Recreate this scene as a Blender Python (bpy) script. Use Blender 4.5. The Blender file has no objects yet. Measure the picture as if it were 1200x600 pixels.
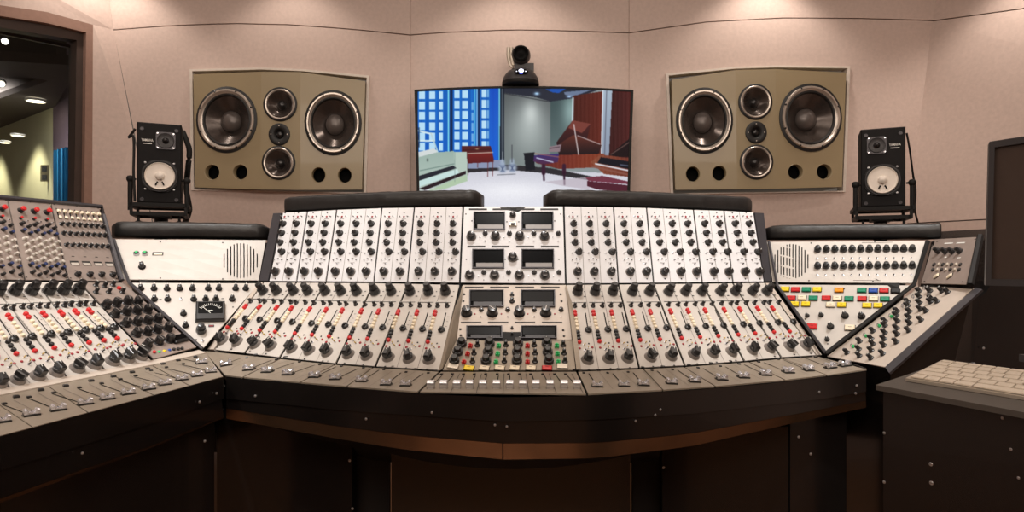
import bpy, math, random
import numpy as np
from mathutils import Vector, Matrix
from mathutils.geometry import tessellate_polygon
random.seed(7)
PI = math.pi
F, EYE = 750.0, 1.10
EXPO = 0.0
sc = bpy.context.scene
COL = sc.collection
CAM = Vector((0, 0, EYE))

def P(px, py, Y):
    return Vector(((px - 600) / F * Y, Y, EYE + (300 - py) / F * Y))
def proj(p):
    return (600 + F * p.x / p.y, 300 - F * (p.z - EYE) / p.y)
def lerp(a, b, t): return a + (b - a) * t
def table(tab, x):
    if x <= tab[0][0]: a, b = tab[0], tab[1]
    elif x >= tab[-1][0]: a, b = tab[-2], tab[-1]
    else:
        for a, b in zip(tab, tab[1:]):
            if a[0] <= x <= b[0]: break
    return a[1] + (b[1] - a[1]) * (x - a[0]) / (b[0] - a[0])

# ------------------------------------------------------------------ materials
MATS = {}
def s2l(c): return c / 12.92 if c <= .04045 else ((c + .055) / 1.055) ** 2.4
def mat(name, rgb, rough=.5, metal=0., var=.06, scale=40., bump=0., emit=0., spec=.5, coat=0., aniso=False):
    if name in MATS: return MATS[name]
    m = bpy.data.materials.new(name); m.use_nodes = True
    nt = m.node_tree; b = nt.nodes['Principled BSDF']
    c = [s2l(v / 255) for v in rgb]
    b.inputs['Roughness'].default_value = rough
    b.inputs['Metallic'].default_value = metal
    b.inputs['Specular IOR Level'].default_value = spec
    b.inputs['Coat Weight'].default_value = coat
    tc = nt.nodes.new('ShaderNodeTexCoord')
    n = nt.nodes.new('ShaderNodeTexNoise'); n.inputs['Scale'].default_value = scale
    n.inputs['Detail'].default_value = 4
    if aniso:
        mp = nt.nodes.new('ShaderNodeMapping'); mp.inputs['Scale'].default_value = aniso
        nt.links.new(tc.outputs['Object'], mp.inputs[0]); nt.links.new(mp.outputs[0], n.inputs['Vector'])
    else: nt.links.new(tc.outputs['Object'], n.inputs['Vector'])
    r = nt.nodes.new('ShaderNodeValToRGB')
    r.color_ramp.elements[0].position = .3; r.color_ramp.elements[1].position = .7
    r.color_ramp.elements[0].color = [max(0, v * (1 - var)) for v in c] + [1]
    r.color_ramp.elements[1].color = [min(1, v * (1 + var)) for v in c] + [1]
    nt.links.new(n.outputs['Fac'], r.inputs[0]); nt.links.new(r.outputs[0], b.inputs['Base Color'])
    if bump:
        bp = nt.nodes.new('ShaderNodeBump'); bp.inputs['Strength'].default_value = bump
        bp.inputs['Distance'].default_value = .004
        nt.links.new(n.outputs['Fac'], bp.inputs['Height']); nt.links.new(bp.outputs[0], b.inputs['Normal'])
    if emit:
        nt.links.new(r.outputs[0], b.inputs['Emission Color']); b.inputs['Emission Strength'].default_value = emit
    MATS[name] = m; return m

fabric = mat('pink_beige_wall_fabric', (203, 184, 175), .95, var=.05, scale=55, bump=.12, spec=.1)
seam_m = mat('wall_seam_shadow_gap', (120, 96, 86), .95, spec=.1)
white_trim = mat('off_white_painted_trim', (214, 204, 194), .55)
dark_brown = mat('dark_brown_window_frame', (66, 52, 46), .5, var=.12, scale=12)
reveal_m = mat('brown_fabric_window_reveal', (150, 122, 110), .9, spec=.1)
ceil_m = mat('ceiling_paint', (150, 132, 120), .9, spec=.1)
floor_m = mat('oiled_wood_floor', (120, 82, 52), .45, var=.25, scale=6, aniso=(1, 9, 1))
backwall_m = mat('brown_rear_wall', (140, 112, 90), .9, spec=.1)
white_panel = mat('white_enamel_panel', (224, 224, 226), .42, var=.02)
cream_panel = mat('warm_white_enamel_panel', (196, 190, 183), .42, var=.03)
grey_panel = mat('light_grey_enamel_panel', (196, 184, 172), .42, var=.04)
taupe_panel = mat('taupe_painted_metal', (152, 140, 125), .42, .25, var=.06, scale=90, aniso=(1, 12, 1))
taupe_dark = mat('dull_taupe_metal', (152, 138, 130), .5, .2, var=.06)
line_m = mat('thin_dark_engraved_line', (120, 112, 106), .6)
ink = mat('black_ink', (38, 36, 35), .6)
slot_m = mat('black_slot', (12, 12, 12), .8, spec=.1)
frame_grey = mat('charcoal_frame_metal', (74, 72, 76), .4, .4)
black_lam = mat('black_gloss_laminate', (21, 18, 17), .24, var=.2, scale=9, spec=.65, coat=.15)
lip_tan_sheen = mat('polished_edge_tan_reflection', (124, 98, 76), .22, .8, var=.2, scale=9, spec=1.)  # black edge whose tan floor reflection is put into the colour
black_mat = mat('matt_black_paint', (20, 19, 19), .6, spec=.3)
leather = mat('black_leather', (30, 28, 27), .42, var=.25, scale=26, bump=.6, spec=.5)
knob_m = mat('black_bakelite', (26, 25, 26), .28, var=.1, spec=.6)
knob_cap = mat('dark_grey_knob_cap', (72, 70, 70), .25, .7)
skirt_m = mat('grey_knob_skirt', (140, 134, 130), .35, .5)
chrome = mat('polished_chrome', (228, 229, 236), .26, .85, var=.03)
silver = mat('brushed_silver', (205, 205, 208), .32, .85, var=.04)
white_pt = mat('white_pointer', (235, 235, 230), .5)
red_m = mat('red_plastic', (196, 38, 40), .32)
cream_m = mat('cream_plastic', (232, 218, 192), .4)
yellow_m = mat('yellow_plastic', (238, 206, 36), .35)
orange_m = mat('orange_plastic', (240, 150, 30), .35)
green_m = mat('green_plastic', (20, 130, 96), .35)
lgreen_m = mat('bright_green_plastic', (50, 190, 110), .4)
blue_m = mat('blue_plastic', (30, 74, 160), .35)
brass_m = mat('yellow_brass_bat', (206, 176, 92), .35, .5)
red_dot = mat('dark_red_lamp_cap', (150, 34, 44), .3)
olive = mat('olive_lacquer', (150, 135, 106), .36, var=.03, scale=4, spec=.55, coat=.15)
cone_m = mat('dark_glossy_cone', (84, 76, 72), .24, .65, var=.15, scale=14)
cap_m = mat('graphite_dust_cap', (100, 93, 90), .33, .3)
rubber = mat('black_rubber', (20, 19, 19), .55)
ring_m = mat('warm_metal_driver_ring', (208, 198, 188), .34, .75)
paper_m = mat('white_paper_cone', (244, 236, 226), .7, var=.04)
vinyl = mat('black_ash_vinyl', (20, 18, 19), .6, var=.2, scale=60, spec=.2)
ivory = mat('pale_lamp_trim', (236, 230, 214), .5)
beige_wall = mat('pale_yellow_green_plaster', (196, 188, 150), .9, var=.03, scale=5, spec=.1)
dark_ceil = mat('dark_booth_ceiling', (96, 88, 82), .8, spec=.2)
blue_cloth = mat('teal_blue_drape', (20, 104, 138), .8, var=.2, scale=12, aniso=(20, 20, 1))
lamp_e = mat('downlight_glow', (255, 244, 220), .5, emit=7.)
led_e = mat('indicator_white_glow', (225, 230, 255), .4, emit=1.6)
led_b = mat('indicator_blue_glow', (60, 80, 230), .4, emit=1.2)
display_m = mat('smoked_display_glass', (8, 8, 9), .25, spec=.12)
display_g = mat('grey_display_mask', (150, 146, 144), .35)
desk_m = mat('dark_grey_desk_top', (74, 69, 64), .55, var=.06)
monitor_m = mat('dark_grey_monitor_plastic', (52, 50, 52), .45)
mscreen_m = mat('switched_off_screen', (62, 50, 44), .34, spec=.5)
key_m = mat('off_white_keycap', (206, 194, 178), .5, var=.03)
alu_m = mat('pale_aluminium', (196, 186, 172), .35, .6)

glass_m = bpy.data.materials.new('window_glass'); glass_m.use_nodes = True
_b = glass_m.node_tree.nodes['Principled BSDF']
_b.inputs['Base Color'].default_value = (.86, .9, .9, 1); _b.inputs['Roughness'].default_value = .02
_b.inputs['Transmission Weight'].default_value = 1; _b.inputs['IOR'].default_value = 1.12

# ------------------------------------------------------------------ mesh builder
class MB:
    def __init__(s): s.v, s.f, s.m, s.mats = [], [], [], []
    def mi(s, m):
        if m not in s.mats: s.mats.append(m)
        return s.mats.index(m)
    def add(s, verts, faces, m, M=None):
        o = len(s.v); k = s.mi(m)
        s.v += [tuple(M @ Vector(p)) if M else tuple(p) for p in verts]
        for f in faces: s.f.append([i + o for i in f]); s.m.append(k)
    def box(s, c, d, m, M=None):
        x, y, z = c; a, b, e = d[0] / 2, d[1] / 2, d[2] / 2
        vs = [(x + i * a, y + j * b, z + k * e) for i in (-1, 1) for j in (-1, 1) for k in (-1, 1)]
        s.add(vs, [(0, 1, 3, 2), (4, 6, 7, 5), (0, 4, 5, 1), (2, 3, 7, 6), (0, 2, 6, 4), (1, 5, 7, 3)], m, M)
    def cbox(s, c, d, m, ch=.1, M=None):
        # box with chamfered top edges, local z up; ch in metres
        x, y, z = c; a, b, e = d[0] / 2, d[1] / 2, d[2] / 2
        def ring(k, h): return [(x - a + k, y - b + k, h), (x + a - k, y - b + k, h), (x + a - k, y + b - k, h), (x - a + k, y + b - k, h)]
        vs = ring(0, z - e) + ring(0, z + e - ch) + ring(ch, z + e)
        fs = [(3, 2, 1, 0), (8, 9, 10, 11)]
        for r in (0, 4):
            for i in range(4): j = (i + 1) % 4; fs.append((r + i, r + j, r + 4 + j, r + 4 + i))
        s.add(vs, fs, m, M)
    def lathe(s, prof, m, n=20, M=None, flute=0., nf=0, cap=True, mats=None, sx=1., sy=1.):
        # prof: list of (r, z)
        vs = []; rows = len(prof)
        for (r, z) in prof:
            for i in range(n):
                a = 2 * PI * i / n
                rr = r * (1 - (flute if (nf and i % 2) else 0))
                vs.append((rr * math.cos(a) * sx, rr * math.sin(a) * sy, z))
        for k in range(rows - 1):
            fs = [(k * n + i, k * n + (i + 1) % n, (k + 1) * n + (i + 1) % n, (k + 1) * n + i) for i in range(n)]
            if k == 0: base = len(s.v); s.add(vs, [], m, M)
            kk = s.mi(mats[k] if mats else m)
            for f in fs: s.f.append([j + base for j in f]); s.m.append(kk)
        if cap:
            s.f.append([base + (rows - 1) * n + i for i in range(n)]); s.m.append(s.mi(mats[-1] if mats else m))
            s.f.append([base + i for i in reversed(range(n))]); s.m.append(s.mi(mats[0] if mats else m))
    def grid(s, rows, m, close_u=False, M=None):
        # rows: list of equal-length point lists
        n = len(rows[0]); vs = [p for r in rows for p in r]; fs = []
        for i in range(len(rows) - 1):
            for j in range(n - (0 if close_u else 1)):
                k = (j + 1) % n
                fs.append((i * n + j, i * n + k, (i + 1) * n + k, (i + 1) * n + j))
        s.add(vs, fs, m, M)
    def loft(s, rings, m, caps=True):
        n = len(rings[0]); o = len(s.v)
        s.grid(rings, m, close_u=True)
        if caps:
            k = s.mi(m)
            s.f.append([o + i for i in reversed(range(n))]); s.m.append(k)
            s.f.append([o + (len(rings) - 1) * n + i for i in range(n)]); s.m.append(k)
    def tube(s, pts, r, m, n=8):
        pts = [Vector(p) for p in pts]; rings = []
        for i, p in enumerate(pts):
            d = (pts[min(i + 1, len(pts) - 1)] - pts[max(i - 1, 0)]).normalized()
            a = d.cross(Vector((0, 0, 1)))
            if a.length < .1: a = d.cross(Vector((1, 0, 0)))
            a.normalize(); b = d.cross(a)
            rr = r[i] if isinstance(r, (list, tuple)) else r
            rings.append([p + a * rr * math.cos(2 * PI * k / n) + b * rr * math.sin(2 * PI * k / n) for k in range(n)])
        s.loft(rings, m)
    def slab(s, outline, back, m, holes=(), side=None):
        # polygon face (3-D points) with holes, extruded by the vector `back`
        loops = [[Vector(p) for p in outline]] + [[Vector(p) for p in h] for h in holes]
        flat = [p for l in loops for p in l]
        tris = tessellate_polygon(loops); n = len(flat)
        s.add(flat + [p + back for p in flat], [tuple(t) for t in tris] + [tuple(i + n for i in reversed(t)) for t in tris], m)
        o = len(s.v) - 2 * n; k = s.mi(side or m); b = 0
        for l in loops:
            for i in range(len(l)):
                j = (i + 1) % len(l); s.f.append([o + b + i, o + b + j, o + n + b + j, o + n + b + i]); s.m.append(k)
            b += len(l)
    def mesh(s, name, smooth=True, ang=35):
        me = bpy.data.meshes.new(name)
        me.from_pydata(s.v, [], s.f)
        for m in s.mats: me.materials.append(m)
        me.polygons.foreach_set('material_index', s.m)
        import bmesh
        bm = bmesh.new(); bm.from_mesh(me); bmesh.ops.recalc_face_normals(bm, faces=bm.faces); bm.to_mesh(me); bm.free()
        if smooth:
            me.shade_smooth(); me.set_sharp_from_angle(angle=math.radians(ang))
        me.update(); return me

WM = {}
def link(name, data, parent=None, M=None):
    o = bpy.data.objects.new(name, data); COL.objects.link(o)
    M = M or Matrix.Identity(4); WM[o.name] = M
    o.matrix_basis = M
    if parent:
        o.parent = parent; o.matrix_parent_inverse = WM[parent.name].inverted()
    return o
def build(name, mb, parent=None, M=None, smooth=True, ang=35, center=True):
    me = mb.mesh(name, smooth, ang)
    if M is None and center:   # give the object an origin at its own middle
        c = sum((v.co for v in me.vertices), Vector()) / len(me.vertices)
        me.transform(Matrix.Translation(-c)); M = Matrix.Translation(c)
    return link(name, me, parent, M)
def thing(name, label, cat, loc, group=None, rz=0.):
    o = link(name, None, None, Matrix.Translation(loc) @ Matrix.Rotation(rz, 4, 'Z'))
    o['label'] = label; o['category'] = cat
    if group: o['group'] = group
    return o
def tag(o, label, cat, group=None):
    o['label'] = label; o['category'] = cat
    if group: o['group'] = group
    return o
def struct(o): o['kind'] = 'structure'; return o

# ------------------------------------------------------------------ panels
class Panel:
    def __init__(s, TL, TR, BR, BL):
        g = lambda q: q if isinstance(q, Vector) else P(*q)
        s.c = [g(TL), g(TR), g(BR), g(BL)]
    def pos(s, u, v): return lerp(lerp(s.c[0], s.c[1], u), lerp(s.c[3], s.c[2], u), v)
    def frame(s, u, v):
        du = lerp(s.c[1] - s.c[0], s.c[2] - s.c[3], v); dv = lerp(s.c[3] - s.c[0], s.c[2] - s.c[1], u)
        z = dv.cross(du).normalized(); p = s.pos(u, v)
        if z.dot(CAM - p) < 0: z = -z
        y = -(dv.normalized()); x = y.cross(z).normalized(); y = z.cross(x).normalized()
        return p, x, y, z
    def uv(s, px, py):
        u = v = .5
        for _ in range(12):
            a = proj(s.pos(u, v)); e = 1e-4
            b = proj(s.pos(u + e, v)); c = proj(s.pos(u, v + e))
            j = ((b[0] - a[0]) / e, (c[0] - a[0]) / e, (b[1] - a[1]) / e, (c[1] - a[1]) / e)
            d = j[0] * j[3] - j[1] * j[2]
            if abs(d) < 1e-9: break
            ex, ey = px - a[0], py - a[1]
            u += max(-1, min(1, (j[3] * ex - j[1] * ey) / d)); v += max(-1, min(1, (-j[2] * ex + j[0] * ey) / d))
        return u, v
    def M(s, u, v, lift=0., spin=0.):
        p, x, y, z = s.frame(u, v); p = p + z * lift
        R = Matrix(((x.x, y.x, z.x, p.x), (x.y, y.y, z.y, p.y), (x.z, y.z, z.z, p.z), (0, 0, 0, 1)))
        return R @ Matrix.Rotation(spin, 4, 'Z')
    def at(s, px, py, lift=0., spin=0.): return s.M(*s.uv(px, py), lift, spin)
    def sheet(s, mb, m, th=.003, n=4, u0=0., u1=1., v0=0., v1=1., lift=0.):
        top = []; bot = []
        for i in range(n + 1):
            a = []; b = []
            for j in range(n + 1):
                p, x, y, z = s.frame(lerp(u0, u1, j / n), lerp(v0, v1, i / n)); a.append(p + z * lift); b.append(p + z * (lift - th))
            top.append(a); bot.append(b)
        mb.grid(top, m)
        if th > 0:
            mb.grid(bot, m)
            e = lambda g: g[0][:] + [r[-1] for r in g[1:]] + g[-1][-2::-1] + [r[0] for r in g[-2:0:-1]]
            mb.grid([e(top), e(bot)], m, close_u=True)
    def line(s, mb, a, b, w, m, lift=.0006, n=6):
        # engraved / printed line between pixel positions a and b, w wide in pixels
        ua, ub = s.uv(*a), s.uv(*b)
        s.lineuv(mb, ua, ub, w, m, lift, n)
    def lineuv(s, mb, ua, ub, w, m, lift=.0006, n=6):
        L = []; R = []; pts = [(lerp(ua[0], ub[0], i / n), lerp(ua[1], ub[1], i / n)) for i in range(n + 1)]
        d = s.pos(*pts[-1]) - s.pos(*pts[0])
        for q in pts:
            p, x, y, z = s.frame(*q); t = d.cross(z).normalized() * (w * p.y / F / 2)
            L.append(p + t + z * lift); R.append(p - t + z * lift)
        mb.grid([L, R], m)

def ctl(name, me, panel, px, py, r, parent, spin=0., lift=0., rz=None):
    Mx = panel.at(px, py, lift, spin); k = r * Mx.translation.y / F
    return link(name, me, parent, Mx @ Matrix.Diagonal((k, k, (rz or r) * Mx.translation.y / F, 1)))

# ------------------------------------------------------------------ control meshes (radius 1 = unit)
def M_(f, name, ang=35):
    mb = MB(); f(mb); return mb.mesh(name, True, ang)
def _eq(mb):
    mb.lathe([(1, 0), (1, .12), (.88, .3), (.84, .32)], knob_m, 20, cap=True)
    mb.lathe([(.78, .3), (.74, 1.2), (.62, 1.32), (.3, 1.36)], knob_m, 24, flute=.07, nf=1, mats=[knob_m, knob_m, knob_cap, knob_cap])
    mb.box((0, .5, 1.37), (.12, .5, .04), white_pt)
K_EQ = M_(_eq, 'equalizer_knob')
def _big(mb):
    mb.lathe([(1.0, 0), (1.02, .1), (.92, .22)], skirt_m, 24)
    mb.lathe([(.86, .2), (.8, 1.15), (.68, 1.3), (.4, 1.36)], knob_m, 28, flute=.05, nf=1, mats=[knob_m, knob_m, knob_cap, knob_cap])
    mb.box((0, .5, 1.37), (.1, .55, .04), white_pt)
K_BIG = M_(_big, 'filter_knob')
def _gain(mb):
    mb.lathe([(1.05, 0), (1.05, .08), (1, .1)], skirt_m, 24)
    mb.lathe([(.98, .1), (.95, 1.0), (.88, 1.08)], knob_m, 28, flute=.05, nf=1)
    mb.lathe([(.72, 1.05), (.64, 1.95), (.55, 2.05), (.3, 2.08)], knob_m, 24, flute=.06, nf=1)
    mb.box((0, .62, 1.6), (.1, .12, .8), white_pt)
K_GAIN = M_(_gain, 'gain_knob')
def _small(mb):
    mb.lathe([(1, 0), (1, .25), (.8, .5), (.62, .6), (.6, 1.9), (.5, 2.05), (.2, 2.1)], knob_m, 14)
    mb.box((0, .45, 1.1), (.5, .7, 1.1), knob_m)
    mb.box((0, .5, 2.1), (.12, .7, .06), white_pt)
K_SM = M_(_small, 'small_knob')
def _pan(mb):
    mb.lathe([(1.25, 0), (1.22, .12), (1.0, .5), (.98, .55)], skirt_m, 26)
    mb.lathe([(.9, .5), (.9, 1.0), (.8, 1.1)], knob_m, 26)
    mb.cbox((0, 0, 1.45), (1.05, 1.7, .9), knob_m, .16)
    mb.box((0, .55, 1.91), (.1, .5, .03), white_pt)
K_PAN = M_(_pan, 'pan_knob')
def _panc(mb):
    mb.lathe([(1.0, 0), (1.0, .1), (.9, .2)], knob_m, 26)
    mb.lathe([(.82, .2), (.8, 1.3), (.7, 1.45), (.35, 1.5)], knob_m, 26, flute=.06, nf=1, mats=[knob_m, knob_m, knob_m, knob_cap])
    mb.box((0, 0, 1.5), (.16, 1.2, .12), skirt_m)
K_ROT = M_(_panc, 'rotary_knob')
def _butt(m):
    def f(mb):
        mb.lathe([(1.0, 0), (1.0, .9), (.8, 1.2), (.35, 1.35)], m, 14)
    return f
B_RED, B_WHT, B_BLK = (M_(_butt(m), 'push_button') for m in (red_m, cream_m, knob_m))
def _aux(mb):
    mb.lathe([(1, .1), (1, .6), (.85, .8), (.6, .9)], knob_m, 16)
    mb.box((0, 0, .3), (.5, .5, .6), knob_m); mb.cbox((0, .1, 1.0), (.7, .9, .7), knob_m, .12)
K_AUX = M_(_aux, 'send_fader_cap')
def _tog(m, h=2.2):
    def f(mb):
        mb.lathe([(1, 0), (1, .3), (.6, .4)], silver, 8)
        mb.lathe([(.35, .3), (.5, h), (.3, h + .2)], m, 8, M=Matrix.Rotation(.35, 4, 'X'))
    return f
T_BRASS, T_BLK, T_SIL = (M_(_tog(m), 'toggle_switch') for m in (brass_m, knob_m, knob_cap))
def _dot(m):
    return lambda mb: mb.lathe([(1, 0), (.9, .5), (.5, .8)], m, 10)
D_RED, D_BLK, D_GRN, D_SIL, D_YEL = (M_(_dot(m), 'lamp') for m in (red_dot, knob_m, lgreen_m, silver, yellow_m))
def _screw(mb):
    mb.lathe([(1, 0), (.9, .25), (.5, .38)], silver, 10); mb.box((0, 0, .38), (1.2, .2, .06), slot_m)
SCREW = M_(_screw, 'screw')
def _fad(m):
    def f(mb):
        # saddle-shaped cap, 2 wide (x), 1.2 long (y)
        rings = []
        for x, h, w in ((-1, .6, .5), (-.94, 1.0, .6), (-.6, 1.1, .62), (-.3, .62, .46), (.3, .62, .46), (.6, 1.1, .62), (.94, 1.0, .6), (1, .6, .5)):
            rings.append([(x, -w, .3), (x, w, .3), (x, w, h * .85), (x, w * .8, h), (x, -w * .8, h), (x, -w, h * .85)])
        mb.loft([[Vector(p) for p in r] for r in rings], m)
        mb.box((0, 0, .12), (2.12, 1.36, .24), knob_m); mb.box((0, 0, .3), (2.04, .5, .5), knob_m)
        mb.box((0, 0, .64), (.08, .8, .03), slot_m)
    return f
FADER = M_(_fad(chrome), 'fader_cap', 30)
def _fadw(mb):
    # fat pale tumbler, knurled cylinder lying across
    mb.lathe([(.72, -.9), (.8, -.8), (.8, .8), (.72, .9)], silver, 18, M=Matrix.Translation((0, 0, .75)) @ Matrix.Rotation(PI / 2, 4, 'Y'))
    mb.box((0, 0, .2), (1.4, 1.1, .4), silver)
FADW = M_(_fadw, 'fader_cap')
def _sqb(m):
    def f(mb):
        mb.box((0, 0, .12), (2.3, 1.5, .24), slot_m); mb.cbox((0, 0, .5), (2.1, 1.3, .7), m, .18)
        mb.box((0, .1, .86), (.7, .1, .02), ink)
    return f
SQ = {k: M_(_sqb(m), 'square_button', 20) for k, m in dict(y=yellow_m, r=red_m, g=green_m, o=orange_m, b=blue_m, k=knob_m, w=cream_m).items()}
def _sq(m):
    return lambda mb: mb.cbox((0, 0, .5), (2, 2, 1), m, .25)
SQK = M_(_sq(knob_m), 'square_key', 20); SQW = M_(_sq(alu_m), 'square_key', 20)
def _cross(m):
    def f(mb):
        for a in (PI / 4, -PI / 4): mb.box((0, 0, .5), (2, .6, 1), m, Matrix.Rotation(a, 4, 'Z'))
        mb.lathe([(.5, 1), (.4, 1.6)], m, 8)
    return f
X_RED, X_GRN = M_(_cross(red_m), 'coloured_lever'), M_(_cross(lgreen_m), 'coloured_lever')

# ------------------------------------------------------------------ shapes that share code
def bolster(name, path, h, d, parent=None):
    """padded leather roll along a path of points at its lower front edge"""
    mb = MB(); rings = []; n = len(path); K = 20
    for i in range(n):
        t = i / (n - 1); e = min(t, 1 - t) * n
        k = {0: .55, 1: .9}.get(int(round(min(i, n - 1 - i))), 1.)
        dirv = (path[min(i + 1, n - 1)] - path[max(i - 1, 0)]).normalized(); back = Vector((-dirv.y, dirv.x, 0)).normalized()
        if back.y < 0: back = -back
        c = path[i] + back * d * .5 + Vector((0, 0, h * .5)); ring = []
        for j in range(K):
            a = 2 * PI * j / K; ca, sa = math.cos(a), math.sin(a)
            q = lambda v: math.copysign(abs(v) ** .36, v)
            wob = 1 + .03 * math.sin(i * 1.7 + j) * (sa > 0)
            ring.append(c + back * (q(ca) * d * .5 * k) + Vector((0, 0, q(sa) * h * .5 * (k if sa > 0 else 1) * wob)))
        rings.append(ring)
    mb.loft(rings, leather)
    return build(name, mb, parent, ang=60)
def pathline(pts, n):
    out = []
    for i in range(n):
        t = i / (n - 1) * (len(pts) - 1); k = min(int(t), len(pts) - 2); out.append(lerp(pts[k], pts[k + 1], t - k))
    return out

# ================================================================== CAMERA
cd = bpy.data.cameras.new('camera'); cam = bpy.data.objects.new('camera', cd); COL.objects.link(cam)
cam.location = CAM; cam.rotation_euler = (PI / 2, 0, 0)
cd.sensor_width = 36; cd.lens = 22.5; cd.clip_start = .02; sc.camera = cam

# ================================================================== ROOM
CEIL = 2.78
def atz(px, Y, z): return Vector(((px - 600) / F * Y, Y, z))
mb = MB(); mb.slab([(-3.1, -2.0, 0), (3.1, -2.0, 0), (3.1, 3.9, 0), (-3.1, 3.9, 0)], Vector((0, 0, -.1)), floor_m); struct(build('floor', mb, smooth=False))
mb = MB(); mb.slab([(-3.1, -2.0, CEIL), (3.1, -2.0, CEIL), (3.1, 3.9, CEIL), (-3.1, 3.9, CEIL)], Vector((0, 0, .1)), ceil_m); struct(build('ceiling', mb, smooth=False))
mb = MB(); mb.slab([(-3.1, -2.0, 0), (3.1, -2.0, 0), (3.1, -2.0, CEIL), (-3.1, -2.0, CEIL)], Vector((0, -.1, 0)), backwall_m); struct(build('wall_back', mb, smooth=False))

def niche_ring(hole, inner): return hole, inner
HL = [(222, 81), (306, 79), (356, 81), (433, 88.5), (429, 227), (224, 223)]
HR = [(780.5, 86), (862, 78), (910, 76.5), (996.5, 77.5), (991, 225), (786, 228)]
YW, YC = 3.4, 3.41
def wall(name, low, up, back, seam, holes=(), Y=YW):
    """fabric wall of a lower and an upper slab with a shadow gap between; low/up: outlines in 3-D"""
    mb = MB(); mb.slab(low, back, fabric, holes=holes); mb.slab(up, back, fabric)
    mb.grid([[p + back * .25 + Vector((0, 0, -.02)) for p in seam], [p + back * .25 + Vector((0, 0, .02)) for p in seam]], seam_m)
    return struct(build(name, mb, smooth=False))
G = .0028
def two(x0s, x1s, Yf, seampx, n=12):
    """outlines below and above a curved seam; x0s/x1s = (px at top, px at seam, px at floor)"""
    a, b = seampx[0][0], seampx[-1][0]
    S = [P(lerp(a, b, i / n), table(seampx, lerp(a, b, i / n)), Yf(lerp(a, b, i / n))) for i in range(n + 1)]
    g = Vector((0, 0, G))
    low = [p - g for p in S] + [atz(x1s[1], Yf(b), 0), atz(x0s[1], Yf(a), 0)]
    up = [p + g for p in S] + [atz(x1s[0], Yf(b), CEIL), atz(x0s[0], Yf(a), CEIL)]
    return low, up, S
# centre wall
yc = lambda x: YC
low, up, S = two((481, 481), (737, 737), yc, [(481, 41), (520, 38), (600, 35), (660, 36), (737, 38.5)])
wall('wall_center', low, up, Vector((0, .08, 0)), S)
for nm, hole, sp, x0, x1 in (
    ('wall_front_left', HL, [(133, 35), (200, 30), (270, 27.5), (340, 29), (410, 34), (480.5, 41)], (118, 237), (480.5, 480.5)),
    ('wall_front_right', HR, [(737.5, 38.5), (830, 25.5), (920, 21), (1000, 21.5), (1092, 24), (1100, 24.4)], (737.5, 737.5), (1125, 1035))):
    low, up, S = two(x0, x1, lambda x: YW, sp)
    wall(nm, low, up, Vector((0, .08, 0)), S, holes=[[P(x, y, YW) for x, y in hole]])
    # shallow white-framed niche round the loudspeaker
    fr = MB(); k = 3.2
    cx = sum(p[0] for p in hole) / 6; cy = sum(p[1] for p in hole) / 6
    inner = [(x + (k if x < cx else -k) * (1 if abs(x - cx) > 70 else 0), y + (2.4 if y < cy else -1.5)) for x, y in hole]
    fr.slab([P(x, y, YW - .012) for x, y in hole], Vector((0, .06, 0)), white_trim, holes=[[P(x, y, YW - .012) for x, y in inner]])
    o = build('trim_1' if nm.endswith('left') else 'trim_2', fr, smooth=False); struct(o)
zs = lambda py, Y: EYE + (300 - py) / F * Y
mb = MB()
sa = P(1093, 24.5, YW); fa = atz(1004, YW, 0); ta = atz(1109, YW, CEIL)
sb = Vector((sa.x + .30, sa.y - .48, 0)); sb.z = zs(3, sb.y) ; e = (sb - sa)
sc_ = sa + e * 3.2; g = Vector((0, 0, G)); mid_a = P(1063, 262, YW); mb_ = mid_a + Vector((.30 * 3.2, -.48 * 3.2, 0)); mb_.z = zs(257, YW) - .0
bk = Vector((.09, .04, 0))
mb.slab([fa, mid_a - g, mb_ - g, Vector((mb_.x, mb_.y, 0))], bk, fabric)
mb.slab([mid_a + g, sa - g, sc_ - g, mb_ + g], bk, fabric)
mb.slab([sa + g, ta, Vector((sc_.x, sc_.y, sc_.z + .6)), sc_ + g], bk, fabric)
mb.slab([sc_, Vector((3.05, -2, sc_.z)), Vector((3.05, -2, 0)), Vector((sc_.x, sc_.y, 0))], bk, fabric)
mb.slab([sc_, Vector((sc_.x, sc_.y, CEIL)), Vector((3.05, -2, CEIL)), Vector((3.05, -2, sc_.z))], bk, fabric)
struct(build('wall_right', mb, smooth=False))

# left-hand wall with the booth window
TL_ = P(125, -6, YW)
def wl(px, py, off=0.):
    """point where the sight line meets the left wall's plane, shifted outwards by off"""
    A = Vector((-2.12 - .848 * off, 3.4 + .53 * off)); d = Vector((-.25, -.4)); m = (px - 600) / F
    t = (m * A.y - A.x) / (d.x - m * d.y); X, Y = A.x + d.x * t, A.y + d.y * t
    return Vector((X, Y, EYE + (300 - py) / F * Y))
nL = Vector((-.4, .25, 0)).normalized()          # pointing out of the room
mb = MB()
a_s, a_f, a_t = P(133, 35, YW), atz(237, YW, 0), atz(118, YW, CEIL)
endp = lambda z: Vector((-2.12 - .25 * 3.4, 3.4 - .4 * 3.4, z))
open_ = [wl(109, 29), wl(55, 14), wl(0, 6), wl(-130, -12), wl(-130, 300), wl(108, 262)]
outline = [a_f, P(158, 165, YW), a_s, a_t, endp(CEIL), endp(0)]
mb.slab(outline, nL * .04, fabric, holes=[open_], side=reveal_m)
struct(build('wall_left', mb, smooth=False))
mb = MB(); mb.slab([endp(0), endp(CEIL), Vector((-3.05, -2, CEIL)), Vector((-3.05, -2, 0))], Vector((-.08, 0, 0)), fabric); struct(build('wall_left_rear', mb, smooth=False))
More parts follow.
